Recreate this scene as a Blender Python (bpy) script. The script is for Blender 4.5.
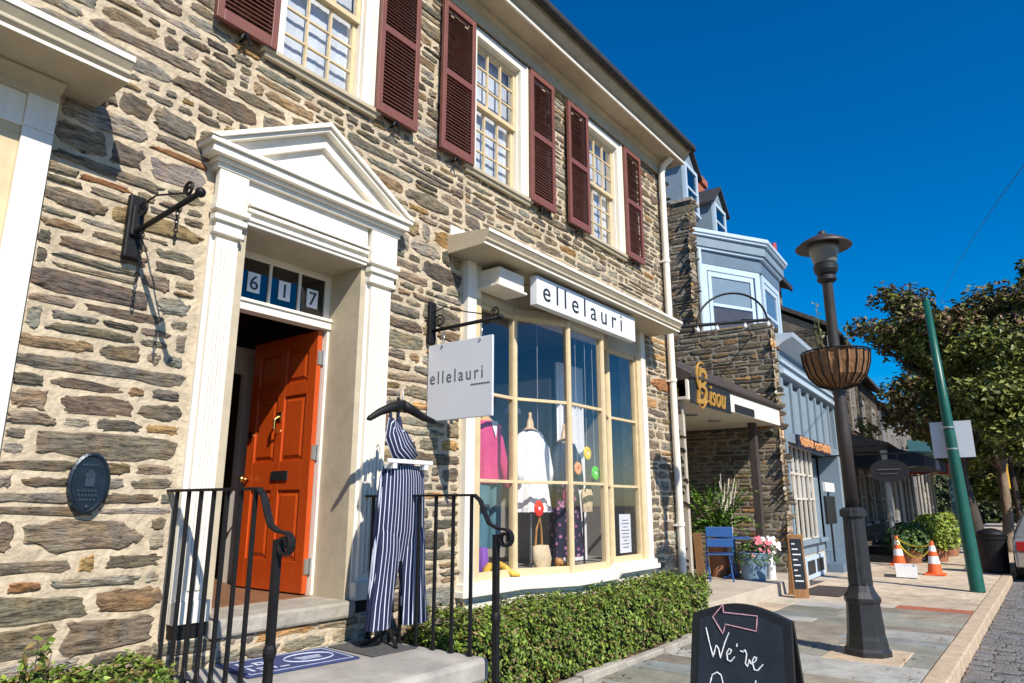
import bpy, math, random
from math import radians as R, sin, cos, pi
from mathutils import Vector, Matrix, noise as mnoise

for o in list(bpy.data.objects):
    bpy.data.objects.remove(o)
SC = bpy.context.scene
COL = SC.collection
rng = random.Random(7)

# ------------------------------------------------------------------ camera
cam_d = bpy.data.cameras.new('camera'); cam = bpy.data.objects.new('camera', cam_d); COL.objects.link(cam)
cam_d.sensor_width = 36.0; cam_d.lens = 688.0 * 36.0 / 1024.0
cam_d.clip_start = 0.05; cam_d.clip_end = 3000
cam.location = (0, 0, 1.5)
yw, pt = R(37.5), R(13.34)
fw = Vector((cos(pt)*cos(yw), cos(pt)*sin(yw), sin(pt)))
cam.rotation_euler = fw.to_track_quat('-Z', 'Y').to_euler()
SC.camera = cam

# ------------------------------------------------------------------ sky and sun
LD = Vector((0.39, 1.0, -0.95)).normalized()
W = bpy.data.worlds.new('World'); SC.world = W; W.use_nodes = True
nt = W.node_tree; bg = nt.nodes['Background']
sky = nt.nodes.new('ShaderNodeTexSky'); sky.sky_type = 'NISHITA'; sky.sun_disc = False
sky.sun_elevation = math.asin(-LD.z); sky.sun_rotation = math.atan2(-LD.x, -LD.y)
sky.air_density = 1.0; sky.dust_density = 0.3; sky.ozone_density = 4.0
hs = nt.nodes.new('ShaderNodeHueSaturation'); hs.inputs['Saturation'].default_value = 1.7; hs.inputs['Hue'].default_value = 0.506
nt.links.new(sky.outputs[0], hs.inputs['Color']); nt.links.new(hs.outputs[0], bg.inputs['Color'])
bg.inputs['Strength'].default_value = 0.10
sl = bpy.data.lights.new('sun', 'SUN'); sl.energy = 4.6; sl.angle = R(0.5); sl.color = (1, 0.93, 0.82)
so = bpy.data.objects.new('sun', sl); COL.objects.link(so); so.location = (-4, -10, 12)
so.rotation_euler = LD.to_track_quat('-Z', 'Y').to_euler()
SC.view_settings.view_transform = 'Standard'; SC.view_settings.look = 'None'
SC.view_settings.exposure = 0.5; SC.view_settings.gamma = 1.0; SC.view_settings.use_curve_mapping = False
SC.cycles.max_bounces = 8; SC.cycles.transparent_max_bounces = 16

# ------------------------------------------------------------------ materials
M = {}
def nodes_of(m):
    m.use_nodes = True
    return m.node_tree.nodes, m.node_tree.links, m.node_tree.nodes['Principled BSDF']
def mat(name, col, rough=0.6, var=0.12, scale=6.0, bump=0.0, bscale=60.0, stretch=(1, 1, 1), metal=0.0, spec=0.5, attr=False, detail=6.0, coat=0.0):
    m = bpy.data.materials.new(name); n, l, b = nodes_of(m)
    b.inputs['Roughness'].default_value = rough; b.inputs['Metallic'].default_value = metal
    b.inputs['Specular IOR Level'].default_value = spec; b.inputs['Coat Weight'].default_value = coat
    tc = n.new('ShaderNodeTexCoord'); mp = n.new('ShaderNodeMapping'); mp.inputs['Scale'].default_value = stretch
    l.new(tc.outputs['Object'], mp.inputs['Vector'])
    nz = n.new('ShaderNodeTexNoise'); nz.inputs['Scale'].default_value = scale; nz.inputs['Detail'].default_value = detail; nz.inputs['Roughness'].default_value = 0.65
    l.new(mp.outputs[0], nz.inputs['Vector'])
    mr = n.new('ShaderNodeMapRange'); mr.inputs['From Min'].default_value = 0.3; mr.inputs['From Max'].default_value = 0.7
    mr.inputs['To Min'].default_value = 1-var; mr.inputs['To Max'].default_value = 1+var
    l.new(nz.outputs['Fac'], mr.inputs['Value'])
    mx = n.new('ShaderNodeVectorMath'); mx.operation = 'SCALE'
    if attr:
        a = n.new('ShaderNodeAttribute'); a.attribute_name = 'Col'; l.new(a.outputs['Color'], mx.inputs[0])
    else:
        mx.inputs[0].default_value = col[:3]
    l.new(mr.outputs[0], mx.inputs['Scale']); l.new(mx.outputs[0], b.inputs['Base Color'])
    if bump:
        nb = n.new('ShaderNodeTexNoise'); nb.inputs['Scale'].default_value = bscale; nb.inputs['Detail'].default_value = 8
        l.new(mp.outputs[0], nb.inputs['Vector'])
        bp = n.new('ShaderNodeBump'); bp.inputs['Strength'].default_value = bump; bp.inputs['Distance'].default_value = 0.02
        l.new(nb.outputs['Fac'], bp.inputs['Height']); l.new(bp.outputs[0], b.inputs['Normal'])
    M[name] = m
    return m
def stone_mat(name):
    m = bpy.data.materials.new(name); n, l, b = nodes_of(m)
    b.inputs['Roughness'].default_value = 0.85; b.inputs['Specular IOR Level'].default_value = 0.25
    tc = n.new('ShaderNodeTexCoord'); mp = n.new('ShaderNodeMapping'); mp.inputs['Scale'].default_value = (5, 5, 30)
    l.new(tc.outputs['Object'], mp.inputs['Vector'])
    n0 = n.new('ShaderNodeTexNoise'); n0.inputs['Scale'].default_value = 5; n0.inputs['Detail'].default_value = 3
    l.new(tc.outputs['Object'], n0.inputs['Vector'])
    ad = n.new('ShaderNodeMixRGB'); ad.blend_type = 'ADD'; ad.inputs[0].default_value = 1.6
    l.new(mp.outputs[0], ad.inputs[1]); l.new(n0.outputs['Color'], ad.inputs[2])
    nz = n.new('ShaderNodeTexNoise'); nz.inputs['Scale'].default_value = 1.6; nz.inputs['Detail'].default_value = 9; nz.inputs['Roughness'].default_value = 0.72
    l.new(ad.outputs[0], nz.inputs['Vector'])
    mp2 = n.new('ShaderNodeMapping'); mp2.inputs['Scale'].default_value = (2.6, 2.6, 3.0); l.new(ad.outputs[0], mp2.inputs['Vector'])
    nf = n.new('ShaderNodeTexNoise'); nf.inputs['Scale'].default_value = 1.7; nf.inputs['Detail'].default_value = 6; nf.inputs['Roughness'].default_value = 0.8; l.new(mp2.outputs[0], nf.inputs['Vector'])
    bl = n.new('ShaderNodeMath'); bl.operation = 'MULTIPLY_ADD'; bl.inputs[1].default_value = 0.5; l.new(nf.outputs['Fac'], bl.inputs[0])
    hf = n.new('ShaderNodeMath'); hf.operation = 'MULTIPLY'; hf.inputs[1].default_value = 0.5; l.new(nz.outputs['Fac'], hf.inputs[0]); l.new(hf.outputs[0], bl.inputs[2])
    cr = n.new('ShaderNodeValToRGB'); e = cr.color_ramp.elements
    e[0].position = 0.40; e[0].color = (0.13, 0.12, 0.115, 1); e[1].position = 0.62; e[1].color = (1.75, 1.7, 1.6, 1)
    x = cr.color_ramp.elements.new(0.5); x.color = (0.85, 0.85, 0.85, 1)
    l.new(bl.outputs[0], cr.inputs[0])
    a = n.new('ShaderNodeAttribute'); a.attribute_name = 'Col'
    n2 = n.new('ShaderNodeTexNoise'); n2.inputs['Scale'].default_value = 9; n2.inputs['Detail'].default_value = 4
    l.new(tc.outputs['Object'], n2.inputs['Vector'])
    c2 = n.new('ShaderNodeValToRGB'); e = c2.color_ramp.elements
    e[0].position = 0.42; e[0].color = (1.0, 0.975, 0.93, 1); e[1].position = 0.70; e[1].color = (1.2, 1.0, 0.76, 1)
    l.new(n2.outputs['Fac'], c2.inputs[0])
    m1 = n.new('ShaderNodeMixRGB'); m1.blend_type = 'MULTIPLY'; m1.inputs[0].default_value = 1
    m2 = n.new('ShaderNodeMixRGB'); m2.blend_type = 'MULTIPLY'; m2.inputs[0].default_value = 1
    l.new(a.outputs['Color'], m1.inputs[1]); l.new(cr.outputs[0], m1.inputs[2])
    l.new(m1.outputs[0], m2.inputs[1]); l.new(c2.outputs[0], m2.inputs[2]); l.new(m2.outputs[0], b.inputs['Base Color'])
    bp = n.new('ShaderNodeBump'); bp.inputs['Strength'].default_value = 1.0; bp.inputs['Distance'].default_value = 0.03
    l.new(bl.outputs[0], bp.inputs['Height']); l.new(bp.outputs[0], b.inputs['Normal'])
    M[name] = m
stone_mat('stone')
mat('mortar', (0.50, 0.415, 0.295), 0.92, 0.30, 7, 1.0, 22, spec=0.15, detail=10)
mat('mortar_dark', (0.13, 0.115, 0.095), 0.9, 0.2, 5, 0.6, 30, spec=0.2)
mat('mortar_grey', (0.30, 0.27, 0.22), 0.9, 0.2, 5, 0.6, 30, spec=0.2)
mat('white_paint', (0.79, 0.74, 0.64), 0.5, 0.08, 9, 0.12, 50, stretch=(1, 1, 0.18), detail=9)
mat('white_trim', (0.80, 0.75, 0.65), 0.5, 0.09, 9, 0.12, 50, stretch=(1, 1, 0.18), detail=9)
mat('cream_paint', (0.62, 0.49, 0.29), 0.5, 0.12, 7, 0.05, 40)
mat('beige_paint', (0.48, 0.41, 0.29), 0.55, 0.13, 6, 0.05, 30)
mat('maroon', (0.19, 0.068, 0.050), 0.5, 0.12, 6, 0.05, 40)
mat('maroon_shaded', (0.135, 0.040, 0.028), 0.55, 0.12, 6)  # shutter maroon again, darker: shade on the slats put into the colour
mat('orange_door', (0.49, 0.066, 0.007), 0.35, 0.08, 5, 0.05, 30, coat=0.2)
mat('iron', (0.009, 0.009, 0.010), 0.55, 0.3, 12, 0.15, 60, spec=0.25)
mat('iron_plaque', (0.012, 0.022, 0.034), 0.35, 0.3, 20, 0.1, 60, metal=0.3)
mat('iron_letter', (0.035, 0.055, 0.075), 0.35, 0.3, 20, metal=0.3)
mat('brass', (0.6, 0.42, 0.15), 0.3, 0.1, 10, metal=1.0)
mat('steel', (0.5, 0.5, 0.5), 0.35, 0.1, 10, metal=0.9)
mat('sign_white', (0.80, 0.82, 0.85), 0.35, 0.02, 3)
mat('sign_grey', (0.62, 0.65, 0.70), 0.35, 0.02, 3)
mat('letter_black', (0.02, 0.02, 0.022), 0.4, 0.05)
mat('letter_grey', (0.10, 0.10, 0.11), 0.4, 0.05)
mat('roof_dark', (0.03, 0.028, 0.028), 0.7, 0.3, 10, 0.2, 40)
mat('shingle', (0.06, 0.05, 0.045), 0.8, 0.3, 10, 0.4, 30)
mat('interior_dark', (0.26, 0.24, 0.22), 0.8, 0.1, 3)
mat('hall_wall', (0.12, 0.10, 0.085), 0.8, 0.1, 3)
mat('interior_cream', (0.66, 0.62, 0.56), 0.7, 0.1, 3)
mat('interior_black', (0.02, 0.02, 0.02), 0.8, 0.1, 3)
mat('wood_floor', (0.20, 0.11, 0.06), 0.45, 0.3, 4, stretch=(8, 1, 1))
mat('wood', (0.30, 0.15, 0.06), 0.6, 0.3, 8, 0.1, 20, stretch=(1, 1, 0.2))
mat('curtain', (0.56, 0.60, 0.67), 0.8, 0.22, 2.5, stretch=(1, 1, 0.5))
mat('step_stone', (0.34, 0.31, 0.26), 0.85, 0.3, 4, 0.6, 18)
mat('landing_stone', (0.34, 0.32, 0.29), 0.8, 0.28, 3, 0.35, 14)
mat('granite_kerb', (0.47, 0.36, 0.25), 0.85, 0.22, 6, 0.35, 40)
mat('slab', (0.3, 0.3, 0.3), 0.8, 0.34, 2.6, 0.35, 22, attr=True, detail=11)
mat('sett', (0.3, 0.3, 0.3), 0.8, 0.35, 7, 0.8, 30, attr=True, detail=10)
mat('joint_soil', (0.075, 0.062, 0.05), 0.95, 0.3, 6, 0.4, 30)
mat('soil', (0.12, 0.075, 0.045), 0.95, 0.45, 14, 0.8, 40)
mat('concrete', (0.46, 0.40, 0.32), 0.85, 0.14, 3, 0.2, 40)
mat('brick_red', (0.34, 0.105, 0.055), 0.85, 0.35, 12, 0.3, 30)
mat('leaf', (0.1, 0.1, 0.1), 0.5, 0.15, 3, attr=True, spec=0.35)
mat('petal', (0.1, 0.1, 0.1), 0.6, 0.1, 3, attr=True)
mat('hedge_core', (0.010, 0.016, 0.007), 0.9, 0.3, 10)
mat('bark', (0.055, 0.042, 0.032), 0.9, 0.4, 12, 0.8, 14, stretch=(1, 1, 0.25))
mat('bark_tan', (0.22, 0.16, 0.11), 0.9, 0.4, 12, 0.8, 14, stretch=(1, 1, 0.25))
mat('blue_mat', (0.030, 0.045, 0.14), 0.9, 0.25, 40, 0.3, 150)
mat('mat_white', (0.45, 0.48, 0.58), 0.9, 0.25, 60)
mat('grey_mat', (0.075, 0.073, 0.070), 0.95, 0.3, 40, 0.5, 120)
mat('chalkboard', (0.012, 0.018, 0.028), 0.55, 0.5, 4, 0.05, 30)
mat('chalk_white', (0.72, 0.74, 0.78), 0.9, 0.25, 60)
mat('chalk_pink', (0.55, 0.30, 0.36), 0.9, 0.3, 60)
mat('black_frame', (0.012, 0.012, 0.012), 0.4, 0.2, 10)
mat('lamp_black', (0.020, 0.020, 0.022), 0.45, 0.3, 10, 0.1, 40)
mat('lamp_brown', (0.040, 0.031, 0.028), 0.5, 0.3, 10, 0.1, 40)
mat('coir', (0.23, 0.115, 0.05), 0.95, 0.45, 14, 1.0, 40, stretch=(1, 1, 0.3))
mat('lantern_glass', (0.20, 0.195, 0.19), 0.25, 0.1, 8)
mat('green_pole', (0.005, 0.085, 0.06), 0.4, 0.15, 6, 0.05, 30)
mat('blue_trim', (0.21, 0.275, 0.33), 0.5, 0.08, 4, 0.05, 30)
mat('blue_shade', (0.12, 0.175, 0.235), 0.5, 0.1, 4)  # shaded tone of the blue paint, shade put into the colour
mat('blue_white', (0.46, 0.57, 0.67), 0.5, 0.06, 4)
mat('gold', (0.55, 0.30, 0.06), 0.4, 0.2, 20, metal=0.3)
mat('gold_orange', (0.70, 0.33, 0.14), 0.5, 0.2, 20)
mat('brown_roof', (0.055, 0.040, 0.034), 0.7, 0.3, 8, 0.2, 30)
mat('soffit_white', (0.62, 0.56, 0.47), 0.6, 0.05)
mat('red_paint', (0.45, 0.03, 0.03), 0.5, 0.1)
mat('blue_chair', (0.02, 0.085, 0.27), 0.4, 0.15, 8)
mat('blue_bucket', (0.17, 0.27, 0.38), 0.55, 0.15, 6)
mat('terracotta', (0.30, 0.13, 0.07), 0.8, 0.2, 8)
mat('cone_orange', (0.75, 0.12, 0.02), 0.5, 0.1)
mat('plastic_white', (0.75, 0.75, 0.75), 0.5, 0.05)
mat('plastic_yellow', (0.75, 0.62, 0.03), 0.5, 0.05)
mat('yellow_box', (0.65, 0.38, 0.03), 0.5, 0.1)
mat('navy', (0.012, 0.02, 0.05), 0.7, 0.15)
mat('teal_awning', (0.06, 0.20, 0.24), 0.7, 0.15)
mat('trim_shaded', (0.30, 0.28, 0.25), 0.6, 0.2, 6)  # white trim darkened: tree shade on the far houses put into colour
mat('house_grey', (0.20, 0.20, 0.205), 0.7, 0.15, 3)  # pale grey darkened, far-street shade put into the colour
mat('car_silver', (0.42, 0.44, 0.46), 0.25, 0.03, 3, metal=0.6, coat=0.6)
mat('rubber', (0.015, 0.015, 0.015), 0.8, 0.1)
mat('lamp_red', (0.35, 0.01, 0.01), 0.2, 0.05)
mat('tan_skin', (0.62, 0.42, 0.24), 0.5, 0.05)
mat('pink', (0.62, 0.045, 0.19), 0.75, 0.15, 10)
mat('pink_dark', (0.42, 0.04, 0.11), 0.75, 0.25, 20)
mat('teal_cloth', (0.07, 0.19, 0.25), 0.8, 0.15, 10)
mat('white_cloth', (0.80, 0.79, 0.82), 0.8, 0.06, 10)
mat('yellow_shoe', (0.62, 0.38, 0.04), 0.5, 0.1)
mat('purple_cloth', (0.22, 0.08, 0.42), 0.7, 0.1)
mat('straw', (0.58, 0.46, 0.30), 0.8, 0.2, 30)
mat('tan_leather', (0.45, 0.22, 0.06), 0.5, 0.1)
for nm, c in (('dot_red', (0.75, 0.03, 0.02)), ('dot_pink', (0.78, 0.03, 0.30)), ('dot_orange', (0.85, 0.36, 0.14)), ('dot_yellow', (0.85, 0.60, 0.03)), ('dot_green', (0.10, 0.60, 0.04))):
    mat(nm, c, 0.6, 0.05)
mat('paper', (0.78, 0.78, 0.84), 0.7, 0.03)

def glass_mat(name, tint, refl):
    m = bpy.data.materials.new(name); m.use_nodes = True; n = m.node_tree.nodes; l = m.node_tree.links
    for x in list(n): n.remove(x)
    out = n.new('ShaderNodeOutputMaterial'); tr = n.new('ShaderNodeBsdfTransparent'); gl = n.new('ShaderNodeBsdfGlossy')
    tr.inputs['Color'].default_value = (*tint, 1); gl.inputs['Roughness'].default_value = 0.015
    lw = n.new('ShaderNodeLayerWeight'); lw.inputs['Blend'].default_value = 0.5
    pw = n.new('ShaderNodeMath'); pw.operation = 'POWER'; pw.inputs[1].default_value = 3.5; l.new(lw.outputs['Facing'], pw.inputs[0])
    ml = n.new('ShaderNodeMath'); ml.operation = 'MULTIPLY_ADD'; ml.inputs[1].default_value = 0.8; ml.inputs[2].default_value = refl; l.new(pw.outputs[0], ml.inputs[0])
    # slight waviness of old glass
    tc = n.new('ShaderNodeTexCoord'); nz = n.new('ShaderNodeTexNoise'); nz.inputs['Scale'].default_value = 3.0
    l.new(tc.outputs['Object'], nz.inputs['Vector']); bp = n.new('ShaderNodeBump'); bp.inputs['Strength'].default_value = 0.05
    l.new(nz.outputs['Fac'], bp.inputs['Height']); l.new(bp.outputs[0], gl.inputs['Normal'])
    mx = n.new('ShaderNodeMixShader'); l.new(ml.outputs[0], mx.inputs[0]); l.new(tr.outputs[0], mx.inputs[1]); l.new(gl.outputs[0], mx.inputs[2])
    l.new(mx.outputs[0], out.inputs['Surface']); M[name] = m
glass_mat('glass', (0.985, 0.99, 0.99), 0.05)
glass_mat('glass_dark', (0.35, 0.40, 0.46), 0.10)

def stripe_mat():
    m = bpy.data.materials.new('stripe'); n, l, b = nodes_of(m); b.inputs['Roughness'].default_value = 0.85
    a = n.new('ShaderNodeAttribute'); a.attribute_name = 'su'
    ml = n.new('ShaderNodeMath'); ml.operation = 'MULTIPLY'; ml.inputs[1].default_value = 1/0.032; l.new(a.outputs['Fac'], ml.inputs[0])
    fr = n.new('ShaderNodeMath'); fr.operation = 'FRACT'; l.new(ml.outputs[0], fr.inputs[0])
    lt = n.new('ShaderNodeMath'); lt.operation = 'LESS_THAN'; lt.inputs[1].default_value = 0.17; l.new(fr.outputs[0], lt.inputs[0])
    mx = n.new('ShaderNodeMixRGB'); mx.inputs[1].default_value = (0.009, 0.014, 0.050, 1); mx.inputs[2].default_value = (0.62, 0.66, 0.80, 1)
    l.new(lt.outputs[0], mx.inputs[0]); l.new(mx.outputs[0], b.inputs['Base Color']); M['stripe'] = m
stripe_mat()
def floral_mat():
    m = bpy.data.materials.new('floral'); n, l, b = nodes_of(m); b.inputs['Roughness'].default_value = 0.85
    tc = n.new('ShaderNodeTexCoord'); v = n.new('ShaderNodeTexVoronoi'); v.inputs['Scale'].default_value = 17; l.new(tc.outputs['Object'], v.inputs['Vector'])
    cr = n.new('ShaderNodeValToRGB'); e = cr.color_ramp.elements; cr.color_ramp.interpolation = 'CONSTANT'
    e[0].position = 0; e[0].color = (0.55, 0.30, 0.42, 1); e[1].position = 0.36; e[1].color = (0.012, 0.014, 0.04, 1)
    x = cr.color_ramp.elements.new(0.15); x.color = (0.30, 0.10, 0.25, 1)
    l.new(v.outputs['Distance'], cr.inputs[0]); l.new(cr.outputs[0], b.inputs['Base Color']); M['floral'] = m
floral_mat()

# ------------------------------------------------------------------ mesh helpers
class MB:
    def __init__(s): s.v = []; s.f = []; s.c = []; s.su = []
    def add(s, vs, fs, col=None):
        k = len(s.v); s.v += [tuple(p) for p in vs]; s.f += [tuple(i+k for i in f) for f in fs]
        if col is not None: s.c += [col]*len(vs)
        return s
    def box(s, x0, x1, y0, y1, z0, z1, col=None):
        return s.add([(x, y, z) for x in (x0, x1) for y in (y0, y1) for z in (z0, z1)],
              [(0, 1, 3, 2), (4, 6, 7, 5), (0, 4, 5, 1), (2, 3, 7, 6), (0, 2, 6, 4), (1, 5, 7, 3)], col)
    def obox(s, o, u, v, w, a, b, c):       # oriented box: o + u*[a] + v*[b] + w*[c]
        o, u, v, w = Vector(o), Vector(u), Vector(v), Vector(w)
        return s.add([o+u*x+v*y+w*z for x in a for y in b for z in c],
              [(0, 1, 3, 2), (4, 6, 7, 5), (0, 4, 5, 1), (2, 3, 7, 6), (0, 2, 6, 4), (1, 5, 7, 3)])
    def quad(s, a, b, c, d, col=None): return s.add([a, b, c, d], [(0, 1, 2, 3)], col)
    def prism(s, pts, axis, a, b):          # 2-D polygon extruded along x, y or z
        def P(p, t): return {'x': (t, p[0], p[1]), 'y': (p[0], t, p[1]), 'z': (p[0], p[1], t)}[axis]
        n = len(pts)
        return s.add([P(p, a) for p in pts]+[P(p, b) for p in pts],
              [tuple(range(n))[::-1], tuple(range(n, 2*n))]+[(i, (i+1) % n, (i+1) % n+n, i+n) for i in range(n)])
    def tube(s, path, r, n=8, closed=False, col=None):
        path = [Vector(p) for p in path]; m = len(path)
        if not isinstance(r, (list, tuple)): r = [r]*m
        vs = []; ref = None
        for i, p in enumerate(path):
            if closed: t = path[(i+1) % m]-path[i-1]
            else: t = path[min(i+1, m-1)]-path[max(i-1, 0)]
            t.normalize()
            if ref is None: ref = Vector((0, 0, 1)) if abs(t.z) < 0.9 else Vector((1, 0, 0))
            a = t.cross(ref)
            if a.length < 1e-4: a = t.orthogonal()
            a.normalize(); b = a.cross(t); ref = b
            vs += [p+a*cos(2*pi*k/n)*r[i]+b*sin(2*pi*k/n)*r[i] for k in range(n)]
        fs = []
        for i in range(m if closed else m-1):
            j = (i+1) % m
            fs += [(i*n+k, i*n+(k+1) % n, j*n+(k+1) % n, j*n+k) for k in range(n)]
        if not closed: fs += [tuple(range(n))[::-1], tuple(range((m-1)*n, m*n))]
        return s.add(vs, fs, col)
    def lathe(s, prof, c, n=24, flute=0.0, nf=0, caps=True):
        vs = []
        for r, z in prof:
            for k in range(n):
                a = 2*pi*k/n; rr = r*(1+flute*cos(nf*a)) if nf else r
                vs.append((c[0]+rr*cos(a), c[1]+rr*sin(a), c[2]+z))
        m = len(prof); fs = []
        for i in range(m-1): fs += [(i*n+k, i*n+(k+1) % n, (i+1)*n+(k+1) % n, (i+1)*n+k) for k in range(n)]
        if caps: fs += [tuple(range(n))[::-1], tuple(range((m-1)*n, m*n))]
        return s.add(vs, fs)
    def ell(s, c, r, n=12, m=8, col=None):
        vs = []; fs = []
        for i in range(m+1):
            t = pi*i/m
            for k in range(n):
                a = 2*pi*k/n; vs.append((c[0]+r[0]*sin(t)*cos(a), c[1]+r[1]*sin(t)*sin(a), c[2]+r[2]*cos(t)))
        for i in range(m): fs += [(i*n+k, (i+1)*n+k, (i+1)*n+(k+1) % n, i*n+(k+1) % n) for k in range(n)]
        return s.add(vs, fs, col)
    def loft(s, rings, n=28, fold=0.0, nf=7, ph=0.0):    # rings: (cx, cy, z, rx, ry); cloth with folds, su = length round the cloth
        vs = []; L = len(rings)
        for i, (cx, cy, z, rx, ry) in enumerate(rings):
            for k in range(n+1):
                a = 2*pi*k/n + pi/2
                f = 1+fold*(0.25+0.75*i/(L-1))*(sin(nf*a+ph+i*0.35)+0.55*sin(2.3*nf*a+2*ph+i*0.9)+0.3*sin(3*a+i*1.3))
                vs.append((cx+rx*f*cos(a), cy+ry*f*sin(a), z))
                # arc length along the flattened cloth, counted from the seam
                s.su.append(3.0+rings[L//2][3]*(-cos(a) if a-pi/2 > pi else cos(a)+2)*1.15)
        fs = []
        for i in range(L-1): fs += [(i*(n+1)+k, i*(n+1)+k+1, (i+1)*(n+1)+k+1, (i+1)*(n+1)+k) for k in range(n)]
        return s.add(vs, fs)
def wmat(o):
    m = Matrix.Identity(4); 
    while o is not None:
        m = Matrix.LocRotScale(o.location, o.rotation_euler, o.scale) @ m; o = o.parent
    return m
def obj(name, mb, m, parent=None, bevel=0.0, smooth=False, local=False):
    me = bpy.data.meshes.new(name)
    vs = mb.v
    if parent is not None and not local:
        inv = wmat(parent).inverted(); vs = [tuple(inv @ Vector(p)) for p in vs]
    me.from_pydata(vs, [], mb.f); me.validate(clean_customdata=False)
    if mb.c and len(mb.c) == len(me.vertices):
        at = me.color_attributes.new('Col', 'FLOAT_COLOR', 'POINT')
        for i, c in enumerate(mb.c): at.data[i].color = (c[0], c[1], c[2], 1)
    if mb.su and len(mb.su) == len(me.vertices):
        at = me.attributes.new('su', 'FLOAT', 'POINT')
        for i, c in enumerate(mb.su): at.data[i].value = c
    me.materials.append(M[m] if isinstance(m, str) else m)
    if smooth: me.polygons.foreach_set('use_smooth', [True]*len(me.polygons))
    o = bpy.data.objects.new(name, me); COL.objects.link(o)
    if parent is not None: o.parent = parent
    if bevel:
        b = o.modifiers.new('bevel', 'BEVEL'); b.width = bevel; b.segments = 2; b.limit_method = 'ANGLE'; b.angle_limit = R(40)
    return o
def tag(o, label, cat, group=None, kind=None):
    o['label'] = label; o['category'] = cat
    if group: o['group'] = group
    if kind: o['kind'] = kind
    return o
def struct(o): o['kind'] = 'structure'; return o
def thing(name, label, cat, loc=(0, 0, 0), rz=0, group=None):
    o = bpy.data.objects.new(name, None); COL.objects.link(o); o.location = loc; o.rotation_euler = (0, 0, rz); o.empty_display_size = 0.2
    return tag(o, label, cat, group)
def copy_tree(o, parent=None, loc=None):
    c = o.copy(); COL.objects.link(c); c.parent = parent
    if loc is not None: c.location = loc
    for ch in list(o.children): copy_tree(ch, c)
    return c
def text_mb(s, o, u, v, size, ext=0.004, xs=1.0, spacing=1.0, shear=0.0, centre=False):
    cu = bpy.data.curves.new('txt', 'FONT'); cu.body = s; cu.size = size; cu.extrude = ext; cu.space_character = spacing; cu.shear = shear
    cu.resolution_u = 4
    if centre: cu.align_x = 'CENTER'
    ob = bpy.data.objects.new('txt', cu); COL.objects.link(ob)
    dg = bpy.context.evaluated_depsgraph_get(); me = bpy.data.meshes.new_from_object(ob.evaluated_get(dg))
    o, u, v = Vector(o), Vector(u), Vector(v); w = u.cross(v); mb = MB()
    mb.add([o+u*p.co.x*xs+v*p.co.y+w*p.co.z for p in me.vertices], [tuple(p.vertices) for p in me.polygons])
    bpy.data.objects.remove(ob); bpy.data.curves.remove(cu); bpy.data.meshes.remove(me)
    return mb

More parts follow.
